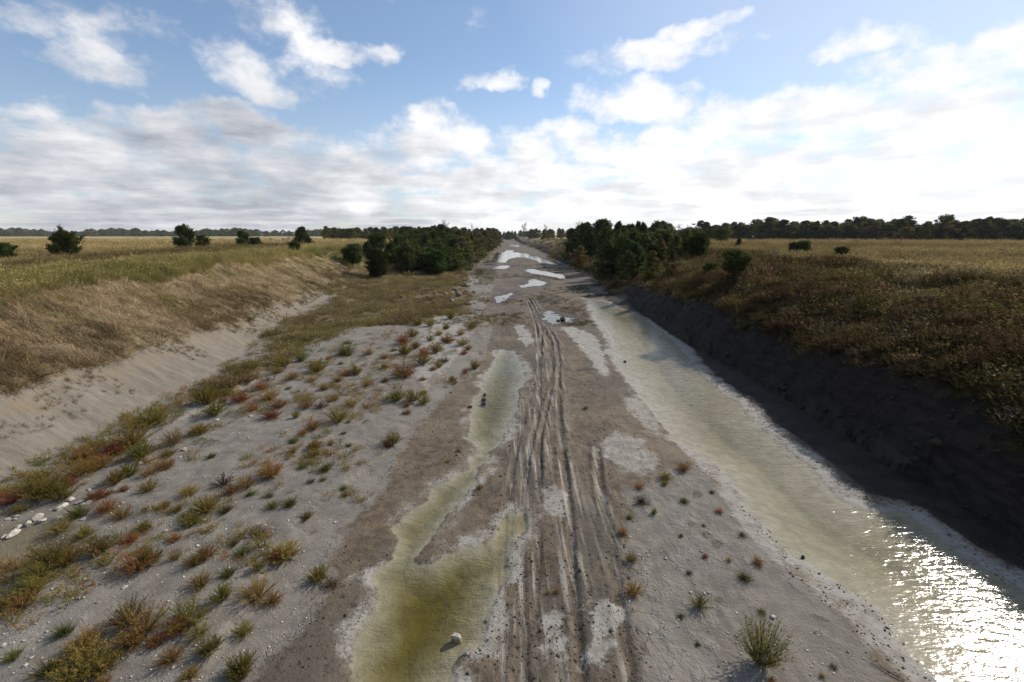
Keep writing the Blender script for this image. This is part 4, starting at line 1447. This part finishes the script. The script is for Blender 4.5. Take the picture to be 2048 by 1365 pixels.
def tuft(kd, px, py, w, where, tall=.88):
    if kd == 'olive' and rs.random() < .28:
        kd = rs.choice(['gold', 'gold', 'rust'])
    if where == RIGHT_:
        w *= .85
    p = hit(px, py)
    s = w / px_per_m(p)
    pr_ = rs.choice(TUFTS[kd])
    wsc = {'green': 1.15, 'cush': 1.0, 'dark': 1.0}.get(kd, .95)
    sc = s * wsc
    size = 'tiny' if s < .28 else 'small' if s < .5 else 'medium' if s < .85 else 'large'
    if where == BAR_:
        if p[0] < at_y(LT_X, p[1]) + 2.6:
            where = 'along the foot of the bare clay bank'
        elif p[0] > bar_edge(p[1]) - 2.2:
            where = 'on the bar near the brown mud edge'
        elif p[1] > 27:
            where = 'where the gravel bar meets the weedy bench'
        elif p[1] < 11.5 and p[0] < -7:
            where = 'on the bar beside the dried mud hollow'
    kind_words = f'{size} {CATS[kd]}'
    pr_.place('tuft' if kd != 'green' else 'grass_tuft', tuple(p), (sc * rs.uniform(.9, 1.12), sc, sc * tall * rs.uniform(.85, 1.12) * (.62 if kd == 'green' else 1)), rs.uniform(0, 6.28),
              f'{kind_words} plant growing {where}', 'plant', f'{kind_words} plants {where}')


BAR_ = 'on the grey gravel bar'
RIGHT_ = 'on the sand right of the tyre tracks'
A6 = '''rust 560 805 120;rust 608 735 110;rust 425 755 100;rust 345 695 140;rust 490 610 100;rust 925 610 80;rust 1060 515 90;rust 1010 560 80;rust 800 735 120;rust 1480 780 70
rust 850 1010 90;rust 840 880 100;rust 770 920 70;red 1330 400 75;red 1215 375 90;red 1205 590 75;rust 1880 500 50;gold 540 680 110;olive 865 490 140;gold 700 540 110;gold 835 555 70;gold 950 405 60
gold 1245 175 70;gold 70 910 130;gold 985 685 80;gold 1330 560 60;olive 1100 725 110;olive 1015 830 150;olive 1410 690 130;olive 1520 690 120;olive 1600 710 90;rust 1480 725 60;olive 1460 525 170;olive 1465 370 120
olive 1460 300 120;olive 1590 440 120;olive 1680 360 100;rust 1760 290 110;olive 1860 310 90;olive 1920 200 90;olive 1790 555 70;olive 1810 575 40;olive 1945 470 90;olive 1380 985 130;rust 1360 1000 90;olive 115 710 190
olive 170 790 150;green 1060 375 150;olive 1130 510 100;gold 1590 550 60;gold 1600 640 60;olive 725 805 70;cush 1210 840 60;olive 1660 480 60;olive 1700 460 60;olive 1870 370 60;cush 140 985 100;cush 75 970 80;cush 300 785 110
cush 515 765 80;cush 1175 415 70;cush 1295 335 50;cush 1225 240 40;cush 1195 300 50;cush 1330 245 50;cush 1250 310 50;cush 790 365 110;cush 910 350 60;green 710 975 70;green 1080 300 70;cush 1800 365 70;olive 1750 200 60
cush 1810 165 60;dark 900 735 120;dark 1735 425 100;dark 1390 350 60;green 1050 915 50;green 1080 840 40;red 965 990 50;green 1085 1000 60;green 670 610 50;green 740 625 30;olive 1325 470 60;olive 1520 250 90;olive 1560 170 90
olive 1640 180 80;olive 1620 100 80;olive 1700 240 70;olive 1780 130 80;rust 1600 380 100;olive 1540 330 80;olive 1640 280 60;dark 1030 440 50;gold 600 500 90;olive 640 450 120;olive 760 420 100;rust 400 560 80;rust 290 590 90
olive 250 650 100;olive 330 520 90;olive 420 480 90;rust 230 700 60;cush 1650 440 50;rust 1850 240 70;olive 1900 340 50'''
A4T = '''olive 740 120 180;olive 640 220 160;olive 680 280 130;olive 560 260 120;red 840 215 110;gold 960 165 100;rust 800 330 100;gold 820 270 60;rust 410 290 140;rust 380 370 140;rust 470 330 120;olive 230 470 180;green 150 440 150
olive 50 500 110;olive 300 480 120;rust 520 540 110;gold 590 570 100;green 380 560 120;olive 720 440 80;red 720 365 80;red 600 440 60;olive 620 370 100;green 1020 280 50;dark 1080 410 120;olive 1190 420 90;olive 1310 365 140;gold 910 460 100
rust 800 520 60;olive 860 540 60;olive 1000 540 140;olive 1120 450 80;green 1090 540 80;olive 930 600 100;olive 845 680 70;olive 700 630 80;rust 630 690 80;rust 660 820 150;olive 720 790 130;olive 480 740 130;gold 1000 760 120;olive 940 800 80
green 1100 850 100;olive 970 900 120;olive 850 770 60;green 1170 750 80;green 1130 700 60;dark 1250 650 100;gold 1380 760 170;rust 1340 770 90;green 1320 520 70;green 1400 510 90;green 1480 570 80;green 1660 430 50;rust 1670 465 40;green 1570 340 90
green 1520 270 50;rust 1520 235 70;green 1460 330 60;green 1415 200 50;gold 1240 960 160;gold 1320 980 110;olive 1080 960 120;gold 700 1120 200;olive 620 1080 160;olive 920 1080 170;rust 850 1120 130;gold 430 1300 250;olive 380 1240 170;gold 480 1320 170
green 310 1130 120;green 240 1320 150;olive 170 930 150;olive 110 1000 120;olive 30 1000 80;gold 830 1260 130;olive 1010 1220 130;gold 1180 1130 120;olive 1170 1310 150;green 1150 1340 140;olive 1540 870 120;dark 1600 900 110;red 500 1370 90;green 60 1250 100
olive 100 540 80;olive 250 790 150;olive 330 790 120;gold 640 1190 130;rust 760 1180 110;green 540 1260 110;gold 330 1370 160;olive 430 1180 150;olive 960 1140 100;green 1050 1180 70;rust 1180 1330 80;gold 920 1340 100;olive 1250 820 60;dark 700 530 40
olive 190 860 110;gold 290 640 100;olive 410 660 110;rust 340 760 90;olive 560 400 100;rust 490 470 110;olive 30 460 90;dark 1300 470 60;dark 1500 400 60;green 1560 390 40;green 1210 460 50;rust 1420 250 40;red 1600 210 36;gold 200 390 110;rust 320 420 110'''
A6R = '''green 455 865 90;rust 520 795 70;olive 240 1000 100;green 165 495 60;cush 230 460 50;cush 325 700 60;cush 275 655 50;gold 160 340 90;gold 75 380 90;red 335 545 50;dark 445 660 60;olive 20 550 50;green 150 1050 55;cush 335 970 40;dark 540 1030 60
dark 885 1295 60;green 230 1185 40;dark 260 610 34;rust 265 760 40;green 300 450 36;gold 830 1340 40;dark 190 840 50;gold 70 410 50;cush 200 600 36;gold 380 780 40;rust 590 1360 50;cush 445 1150 60;olive 150 660 30'''
A5 = '''rust 1560 650 70;rust 1610 935 120;green 1590 575 50;dark 1650 500 100;rust 1640 430 60;olive 1600 780 70;gold 765 250 30;gold 715 300 30;gold 865 430 40;olive 1240 930 36;gold 1380 45 40;gold 1200 935 30'''


def rows(s):
    for line in s.split('\n'):
        for it in line.split(';'):
            a = it.split()
            if len(a) == 4:
                yield a[0], float(a[1]), float(a[2]), float(a[3])


for kd, a, b, w in rows(A6):
    tuft(kd, 380 + a / 3.413, 600 + b / 3.413, w / 3.413, BAR_)
for kd, a, b, w in rows(A4T):
    tuft(kd, a / 2.416, 800 + b / 2.416, w / 2.416, BAR_)
RIGHT_ = 'on the sand right of the tyre tracks'
for kd, a, b, w in rows(A6R):
    tuft(kd, 1300 + a / 2.416, 800 + b / 2.416, w / 2.416, RIGHT_)
for kd, a, b, w in rows(A5):
    if a > 1300:
        tuft(kd, 600 + a / 2.416, 800 + b / 2.416, w / 2.416, RIGHT_)
    else:
        tuft(kd, 600 + a / 2.416, 800 + b / 2.416, w / 2.416, 'alone on the brown mud')
# the tall bush on the right sand
p = hit(1522, 1330)
s = 84 / px_per_m(p)
TUFTS['olive'][3].place('tall_bush', tuple(p), (s * .85, s * .85, s * 1.35), .4, 'tallest olive bush on its own stem on the sand near the stream ledge', 'plant')
# reeds at the bench end
REED = tuft_proto(None, grassy(190, 160, 1.0, .35, .03), M_REED)
for (a, b, w) in [(1260, 560, 120), (1330, 575, 120), (1400, 590, 130), (1460, 605, 110), (1300, 545, 100), (1370, 560, 110), (1440, 575, 100), (1500, 600, 70)]:
    p = hit(660 + a / 5.389, 430 + b / 5.389)
    s = w / 5.389 / px_per_m(p)
    REED.place('reed_clump', tuple(p), (s * 1.6, s * 1.4, s * .95), rs.uniform(0, 6), 'pale green reed clump at the far end of the weedy bench', 'reeds', 'reeds at the bench end')


# ------------------------------------------------------------------ uncountable cover: grass, shells, clods
def clump_blades(seed, n, h, spread, width, droop, leafy=0):
    r = np.random.default_rng(seed)
    a = r.uniform(0, 2 * math.pi, n)
    e = r.uniform(0, 1, n)
    base = np.stack([np.cos(a) * e * .3, np.sin(a) * e * .3, np.full(n, -.04)], 1)
    d = unit(np.stack([np.cos(a) * spread * e, np.sin(a) * spread * e, np.ones(n)], 1) + r.normal(0, .16, (n, 3)))
    L = h * r.uniform(.45, 1.1, n)
    bend = np.stack([np.cos(a), np.sin(a), -.7 * np.ones(n)], 1) * (r.uniform(.2, 1, n) * droop * L)[:, None]
    v, f, k = ribbons(base, d, L, np.full(n, width) * r.uniform(.6, 1.4, n), bend, 3, r)
    rn = rnd_tones(n, k, r)
    if leafy:
        i = r.integers(0, n, leafy)
        q = r.uniform(.3, 1, leafy)
        c = base[i] + d[i] * (L[i] * q)[:, None] + bend[i] * (q * q)[:, None]
        v2, f2 = leaves(c, r.normal(size=(leafy, 3)) + np.array([0, 0, .3]), .10 * r.uniform(.5, 1.3, leafy), .045 * r.uniform(.6, 1.3, leafy), r)
        f = np.concatenate([f, f2 + len(v)])
        v = np.concatenate([v, v2])
        rn = np.concatenate([rn, np.repeat(r.uniform(0, 1, leafy), 3)])
    return v, f, rn


clump_col = bpy.data.collections.new('clump_shapes')     # source shapes, not part of the scene
specs = [(38, .55, .5, .020, .25, 0), (42, .60, .75, .018, .5, 0), (36, .45, .9, .022, .8, 0), (26, .70, .45, .016, .3, 60), (22, .55, .8, .016, .4, 110), (34, .40, .9, .020, .6, 50)]
for q, sp in enumerate(specs):
    v, f, rn = clump_blades(200 + q, *sp)
    ob = bpy.data.objects.new('clump_%d' % q, make_mesh('clump', v, f, M_GRASS, {'rnd': rn}))
    clump_col.objects.link(ob)

gn = bpy.data.node_groups.new('scatter', 'GeometryNodeTree')
gn.interface.new_socket('Geometry', in_out='INPUT', socket_type='NodeSocketGeometry')
gn.interface.new_socket('Geometry', in_out='OUTPUT', socket_type='NodeSocketGeometry')
g_in, g_out = gn.nodes.new('NodeGroupInput'), gn.nodes.new('NodeGroupOutput')
g_inst = gn.nodes.new('GeometryNodeInstanceOnPoints')
g_col = gn.nodes.new('GeometryNodeCollectionInfo')
g_col.inputs['Collection'].default_value = clump_col
g_col.inputs['Separate Children'].default_value = True
g_col.inputs['Reset Children'].default_value = True
g_inst.inputs['Pick Instance'].default_value = True


def g_attr(nm, ty):
    nd = gn.nodes.new('GeometryNodeInputNamedAttribute')
    nd.data_type = ty
    nd.inputs['Name'].default_value = nm
    return [s for s in nd.outputs if s.enabled and s.name == 'Attribute'][0]


e2r = gn.nodes.new('FunctionNodeEulerToRotation')
gn.links.new(g_in.outputs[0], g_inst.inputs['Points'])
gn.links.new(g_col.outputs[0], g_inst.inputs['Instance'])
gn.links.new(g_attr('idx', 'INT'), g_inst.inputs['Instance Index'])
gn.links.new(g_attr('rot', 'FLOAT_VECTOR'), e2r.inputs[0])
gn.links.new(e2r.outputs[0], g_inst.inputs['Rotation'])
gn.links.new(g_attr('scl', 'FLOAT_VECTOR'), g_inst.inputs['Scale'])
gn.links.new(g_inst.outputs[0], g_out.inputs[0])


def scatter(name, pos, rot, scl, idx_, tint, label, cat):
    me = bpy.data.meshes.new(name)
    me.vertices.add(len(pos))
    me.vertices.foreach_set('co', np.ascontiguousarray(pos, np.float32).ravel())
    for nm, v in (('rot', rot), ('scl', scl)):
        me.attributes.new(nm, 'FLOAT_VECTOR', 'POINT').data.foreach_set('vector', np.ascontiguousarray(v, np.float32).ravel())
    me.attributes.new('idx', 'INT', 'POINT').data.foreach_set('value', np.ascontiguousarray(idx_, np.int32))
    c = np.ones((len(pos), 4), np.float32)
    c[:, :3] = tint
    me.attributes.new('tint', 'FLOAT_COLOR', 'POINT').data.foreach_set('color', c.ravel())
    me.materials.append(M_GRASS)
    o = link(name, me)
    md = o.modifiers.new('scatter', 'NODES')
    md.node_group = gn
    return tag(o, label, cat, kind='stuff')


def palette(keys, w):
    """blend rows of colours by weights (n,k)"""
    w = w ** 2.4
    w = w / (w.sum(1, keepdims=True) + 1e-9)
    return w @ np.array(keys)


NC = 300000
cy_ = np.exp(rng.uniform(math.log(4.5), math.log(330), NC))
cx_ = rng.uniform(-1, 1, NC) * (20 + 1.35 * cy_)
vis = np.abs(cx_) < 7 + 1.28 * cy_
cx_, cy_ = cx_[vis], cy_[vis]
vg = sample(veg, cx_, cy_)
patchy = fbm(cx_ * .9, cy_ * .9, 69, 3)
for (rx_, ry_, s_) in RUBBLE:
    vg = np.where((np.abs(cx_ - rx_) < .55 * s_ + .2) & (cy_ < ry_ + s_ * .5) & (cy_ > ry_ - 2.2), 0, vg)
farthin = rng.uniform(0, 1, len(vg)) < np.clip(1.25 - cy_ / 220, .2, 1)
keep = (vg > .35 + rng.uniform(0, .5, len(vg))) & farthin & ((cx_ < at_y(LB_X, cy_)) | (cx_ > 0) | (patchy > rng.uniform(-.28, .12, len(vg))))
cx_, cy_, vg = cx_[keep], cy_[keep], vg[keep]
cz_ = H(cx_, cy_)
lb_ = at_y(LB_X, cy_)
lc_ = at_y(LC_X, cy_)
rl_ = at_y(RL_X, cy_)
rc_ = at_y(RC_X, cy_)
p1 = fbm(cx_ * .22, cy_ * .22, 71, 3)
p2 = fbm(cx_ * .8, cy_ * 1.2, 75, 4, .65)
p3 = fbm(cx_ * 2.3, cy_ * 2.3, 79, 2)
n = len(cx_)
TAN, PINK, BROWN, GREEN, YG, STRAW = (.235, .175, .095), (.255, .200, .130), (.095, .068, .038), (.090, .100, .026), (.170, .155, .045), (.33, .26, .14)
DKBR, RUSTB, GREY = (.060, .040, .024), (.125, .070, .032), (.17, .175, .13)


def soft(v, a, b):
    return sstep(v, a, b)


left = cx_ < 0
on_slope = left & (cx_ > lc_ + 1.0) & (cx_ < lb_ + .8) & (cy_ < 78)
on_terr = left & (cx_ >= lb_ + .8) | (left & (cy_ > 55) & (cx_ > at_y(LB_X, cy_)))
on_fieldL = left & (cx_ < lc_ - 5)
on_topL = left & ~on_slope & ~on_terr & ~on_fieldL
onR = ~left & (cx_ < rc_ + 5)
on_fieldR = ~left & ~onR
fs = np.clip((cx_ - lc_) / (lb_ - lc_ + 1e-6), 0, 1)
bald = fbm(cx_ * .9, cy_ * 1.3, 67, 3, .6)
tint = np.zeros((n, 3))
W = np.stack([.45 + p3, .30 + soft(p1, .0, .18) * 1.4 + .9 * p2, .25 + soft(fs, .35, 1) * 1.2 - p1, .15 + soft(-p2, .05, .2) * .9 * (1 - .5 * fs), .35 * soft(-fs, -.35, 0) + .1, .12 + 0 * p1], 1).clip(0.02, 9)
tint_sl = palette([TAN, PINK, BROWN, GREEN, YG, STRAW], W)
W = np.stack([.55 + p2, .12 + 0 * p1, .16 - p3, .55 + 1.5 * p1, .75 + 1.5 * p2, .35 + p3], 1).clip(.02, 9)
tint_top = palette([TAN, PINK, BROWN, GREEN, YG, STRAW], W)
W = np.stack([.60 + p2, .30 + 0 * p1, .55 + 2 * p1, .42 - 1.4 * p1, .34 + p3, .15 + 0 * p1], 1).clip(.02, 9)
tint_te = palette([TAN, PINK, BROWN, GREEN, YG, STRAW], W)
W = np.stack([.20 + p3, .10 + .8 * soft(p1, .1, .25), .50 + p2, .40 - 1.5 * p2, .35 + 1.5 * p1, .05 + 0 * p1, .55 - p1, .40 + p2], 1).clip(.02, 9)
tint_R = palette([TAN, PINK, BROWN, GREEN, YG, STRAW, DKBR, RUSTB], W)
W = np.stack([.7 + p2, .2 + 0 * p1, .22 - p1, .25 - p2, .45 + p2, .6 + p1], 1).clip(.02, 9)
tint_fi = palette([TAN, PINK, BROWN, GREEN, YG, STRAW], W)
W = np.stack([.6 + p2, .2 + 0 * p1, .45 - p1, .3 - p2, .35 + p2, .3 + p1], 1).clip(.02, 9)
tint_fr = palette([TAN, PINK, BROWN, GREEN, YG, STRAW], W)
for msk, tt in ((on_slope, tint_sl), (on_topL, tint_top), (on_terr, tint_te), (onR, tint_R), (on_fieldL, tint_fi), (on_fieldR, tint_fr)):
    tint[msk] = tt[msk]
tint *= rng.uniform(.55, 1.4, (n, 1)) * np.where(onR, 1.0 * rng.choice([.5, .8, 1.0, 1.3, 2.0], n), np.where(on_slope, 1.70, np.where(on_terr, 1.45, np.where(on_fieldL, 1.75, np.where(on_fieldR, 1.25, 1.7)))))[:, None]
band = fbm(cx_ * .012, cy_ * .06, 83, 4, .6)
dip = on_fieldL & (cy_ < 130) & (cx_ < lc_ - 9)
tint[on_fieldL | on_fieldR] *= (1 + 1.1 * band[on_fieldL | on_fieldR])[:, None]
dk = sstep(-np.abs(cx_ + 46 + 8 * p1 + .25 * (cy_ - 50)), -13, -5) * dip
tint = tint * (1 - .55 * dk)[:, None]
tint[on_fieldL | on_fieldR] *= np.array([1.0, .985, .93])
pale = onR & (rng.uniform(0, 1, n) < .012 + .10 * soft(p2, .16, .26))
tint[pale] = np.array(GREY) * rng.uniform(.7, 1.2, (pale.sum(), 1))
grow = np.clip(.75 + cy_ / 90, .75, 2.4) * rng.uniform(.7, 1.3, n)
hgt = grow * np.where(on_slope, .62, 1.0) * np.where(on_terr, .58, 1) * np.where(on_fieldL | on_fieldR, .8, 1) * np.where(onR, .85, 1) * (.6 + 2.0 * np.clip(p2 + .2, 0, .6))
scl = np.stack([grow, grow, hgt], 1)
# blades comb down the slope
tilt = np.where(on_slope, .55, np.where(onR, -.35, 0)) + rng.normal(0, .10, n)
rot = np.stack([rng.normal(0, .10, n), tilt, np.zeros(n)], 1)
spin = rng.uniform(0, 6.28, n)
rot[:, 2] = np.where(on_slope | onR, rng.normal(0, .35, n), spin)
kind = np.where(onR, rng.choice([1, 3, 4, 4, 5, 3], n), np.where(on_terr, rng.choice([3, 5, 4, 0, 3], n), np.where(on_slope, rng.choice([1, 2, 2, 1, 5], n), rng.choice([0, 0, 1, 3], n))))
P_ = np.stack([cx_, cy_, cz_ - .02], 1)
on_slope &= bald > rng.uniform(-.34, .02, n)
onR &= bald > rng.uniform(-.42, -.02, n)
for nm, msk, lb in (('bank_grass', on_slope, 'dry tan and brown grass hanging down the sunlit left bank'),
                    ('rim_grass', on_topL, 'green and straw coloured grass along the left bank rim'),
                    ('bench_weeds', on_terr, 'low brown and green weeds covering the bench below the left bank'),
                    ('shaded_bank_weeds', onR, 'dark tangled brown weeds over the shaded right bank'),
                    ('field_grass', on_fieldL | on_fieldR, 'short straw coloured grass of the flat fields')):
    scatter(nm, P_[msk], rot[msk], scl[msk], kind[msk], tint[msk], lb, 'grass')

# roots and sprigs hanging on the shaded face
m2 = 520
yy = rng.uniform(6, 60, m2)
uu = rng.uniform(.8, 1.02, m2)
xx = at_y(RT_X, yy) + .3 + (at_y(RL_X, yy) - at_y(RT_X, yy)) * uu
scatter('shaded_face_sprigs', np.stack([xx, yy, H(xx, yy)], 1), np.stack([rng.normal(0, .25, m2), np.full(m2, -.9), rng.normal(0, .5, m2)], 1),
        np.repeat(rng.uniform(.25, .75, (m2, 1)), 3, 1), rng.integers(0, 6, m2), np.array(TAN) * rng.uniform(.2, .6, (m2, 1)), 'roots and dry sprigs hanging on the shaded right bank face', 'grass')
# low sprouts on the distant mud
m2 = 9000
yy = np.exp(rng.uniform(math.log(40), math.log(150), m2))
xx = rng.uniform(-11, 14, m2)
kk = (sample(bed, xx, yy) > .6) & (sample(wet_all, xx, yy) < -.6) & (fbm(xx * .16, yy * .09, 93, 3) + .12 * (xx < -3) + .05 * (xx > 8) > rng.uniform(.0, .28, m2)) & (sample(rutm, xx, yy) < .2)
xx, yy = xx[kk], yy[kk]
m2 = len(xx)
tt = palette([(.13, .10, .05), (.10, .11, .035), (.17, .13, .06), (.06, .05, .03)], rng.uniform(0, 1, (m2, 4)) + .01)
scatter('mud_sprouts', np.stack([xx, yy, H(xx, yy)], 1), np.stack([rng.normal(0, .2, m2), rng.normal(0, .2, m2), rng.uniform(0, 6, m2)], 1),
        rng.uniform(.25, .75, (m2, 1)) * np.array([[1.5, 1.5, .6]]), rng.choice([0, 3, 4, 5, 5], m2), tt, 'low brown and green sprouts on the distant river mud', 'plant')

# sparse sprigs on the lower clay face
m2 = 1500
yy = rng.uniform(7, 60, m2)
xx = at_y(LT_X, yy) + (at_y(LB_X, yy) - at_y(LT_X, yy)) * rng.uniform(.1, 1, m2) ** .45
kk = fbm(xx * .8, yy * .8, 91, 3) > .02
xx, yy = xx[kk], yy[kk]
m2 = len(xx)
scatter('clay_face_sprigs', np.stack([xx, yy, H(xx, yy)], 1), np.stack([rng.normal(0, .2, m2), np.full(m2, .6), rng.normal(0, .5, m2)], 1),
        np.repeat(rng.uniform(.18, .42, (m2, 1)), 3, 1), rng.integers(0, 6, m2), np.array(TAN) * rng.uniform(.5, 1.1, (m2, 1)), 'thin dry sprigs rooted in the bare clay face', 'grass')
# seedlings and bits of low growth between the tufts of the bar
m2 = 15000
yy = np.exp(rng.uniform(math.log(6), math.log(60), m2))
xx = rng.uniform(-22, -2, m2)
kk = (sample(barm, xx, yy) > .6) & (sample(bed, xx, yy) > .6) & (fbm(xx * .6, yy * .6, 95, 3) + .22 * soft(at_y(LT_X, yy) + 3.2 - xx, -1.5, 2.5) + .08 * soft(yy, 26, 40) > rng.uniform(.02, .34, m2))
xx, yy = xx[kk], yy[kk]
m2 = len(xx)
tt = palette([(.26, .13, .05), (.28, .20, .06), (.12, .13, .03), (.17, .15, .04)], rng.uniform(0, 1, (m2, 4)) ** 3 + .01)
scatter('bar_seedlings', np.stack([xx, yy, H(xx, yy)], 1), np.stack([rng.normal(0, .2, m2), rng.normal(0, .2, m2), rng.uniform(0, 6, m2)], 1),
        np.repeat(rng.uniform(.16, .60, (m2, 1)), 3, 1), rng.choice([0, 3, 4, 5, 3], m2), 1.25 * tt, 'fine low seedlings scattered between the tufts', 'plant')


def bits(name, xy, size, flat, mat, label, cat, seed, sub=0):
    """many small irregular lumps lying on the ground, as one mesh"""
    r = np.random.default_rng(seed)
    base = np.array([(1, 0, 0), (-1, 0, 0), (0, 1, 0), (0, -1, 0), (0, 0, 1), (0, 0, -1), ], float)
    F0 = np.array([(0, 2, 4), (2, 1, 4), (1, 3, 4), (3, 0, 4), (2, 0, 5), (1, 2, 5), (3, 1, 5), (0, 3, 5)])
    n_ = len(xy)
    V = np.repeat(base[None], n_, 0) * r.uniform(.45, 1.25, (n_, 6, 1)) + r.normal(0, .15, (n_, 6, 3))
    V *= (size * .5)[:, None, None] * np.array([1.15, .85, flat])
    a = r.uniform(0, 6.28, n_)
    c_, s_ = np.cos(a)[:, None], np.sin(a)[:, None]
    vx = V[:, :, 0] * c_ - V[:, :, 1] * s_
    vy = V[:, :, 0] * s_ + V[:, :, 1] * c_
    V = np.stack([vx + xy[:, 0:1], vy + xy[:, 1:2], V[:, :, 2] + (H(xy[:, 0], xy[:, 1]) + size * flat * .22)[:, None]], -1)
    F = (F0[None] + (np.arange(n_) * 6)[:, None, None]).reshape(-1, 3)
    return tag(link(name, make_mesh(name, V.reshape(-1, 3), F, mat)), label, cat, kind='stuff')


def pts_where(n_, xr, yr, test, seed):
    r = np.random.default_rng(seed)
    y_ = np.exp(r.uniform(math.log(yr[0]), math.log(yr[1]), n_))
    x_ = r.uniform(xr[0], xr[1], n_)
    k_ = test(x_, y_, r)
    return np.stack([x_[k_], y_[k_]], 1)


sp = pts_where(26000, (-18, 11), (5.5, 48), lambda x, y, r: ((sample(barm * bed, x, y) > .5) | (sample(sandR * bed, x, y) > .5)) & (r.uniform(-.25, .45, len(x)) < fbm(x * .7, y * .7, 97, 3) + .05)
               & (sample(wet_all, x, y) < -.3), 301)
bits('shell_fragments', sp, np.random.default_rng(1).gamma(2.2, .013, len(sp)) + .016, .5, M_PEBBLE, 'white shell and chalk fragments strewn over the dry bar', 'shells', 302)
cp = pts_where(60000, (-7, 12.5), (5.5, 60), lambda x, y, r: (sample(wetmud, x, y) > .4) & (r.uniform(-.12, .6, len(x)) < fbm(x * .5, y * .35, 99, 4) + .35 * sample(rutm, x, y) + .10 * (np.abs(sample(wet_all, x, y) + .5) < .45))
               & (sample(wet_all, x, y) < .12), 303)
bits('mud_clods', cp, np.random.default_rng(2).gamma(1.5, .014, len(cp)) + .015, .55, M_CLOD, 'dark crumbly mud clods thrown up around the tyre tracks', 'mud', 304)
ep = pts_where(9000, (9, 14), (6, 50), lambda x, y, r: (sample(right_face, x, y) < .9) & (sample(wet_all, x, y) < -.25), 305)
bits('bank_crumbs', ep, np.random.default_rng(3).gamma(1.6, .012, len(ep)) + .010, .7, M_CLOD, 'crumbs of dark soil fallen along the foot of the right bank', 'soil', 306)

fp = pts_where(2400, (12, 16.5), (6, 60), lambda x, y, r: (sample(right_face, x, y) > .4), 307)
bits('slumped_clods', fp, np.random.default_rng(4).gamma(1.5, .07, len(fp)) + .04, .75, M_ROCK_D, 'dark clods slumped on the shaded right bank face', 'soil', 308)

# ------------------------------------------------------------------ the air over the fields
HAZE_DENSITY = 0.00007
hv = np.array([(sx, sy, sz) for sz in (-1.3, 30.0) for sy in (GY[0] - 2, GY[-1] + 5) for sx in (GX[0] - 5, GX[-1] + 5)])
hf = np.array([(0, 2, 3, 1), (4, 5, 7, 6), (0, 1, 5, 4), (2, 6, 7, 3), (0, 4, 6, 2), (1, 3, 7, 5)])
M_HAZE, t_ = new_mat('haze')
o_ = t_.n('ShaderNodeOutputMaterial')
v_ = t_.n('ShaderNodeVolumePrincipled')
v_.inputs['Color'].default_value = (.86, .90, .96, 1)
v_.inputs['Density'].default_value = HAZE_DENSITY
v_.inputs['Anisotropy'].default_value = 0.0
t_.link(v_.outputs[0], o_.inputs['Volume'])
tag(link('haze', make_mesh('haze', hv, hf, M_HAZE)), 'thin pale haze in the air over the fields', 'haze', kind='stuff')
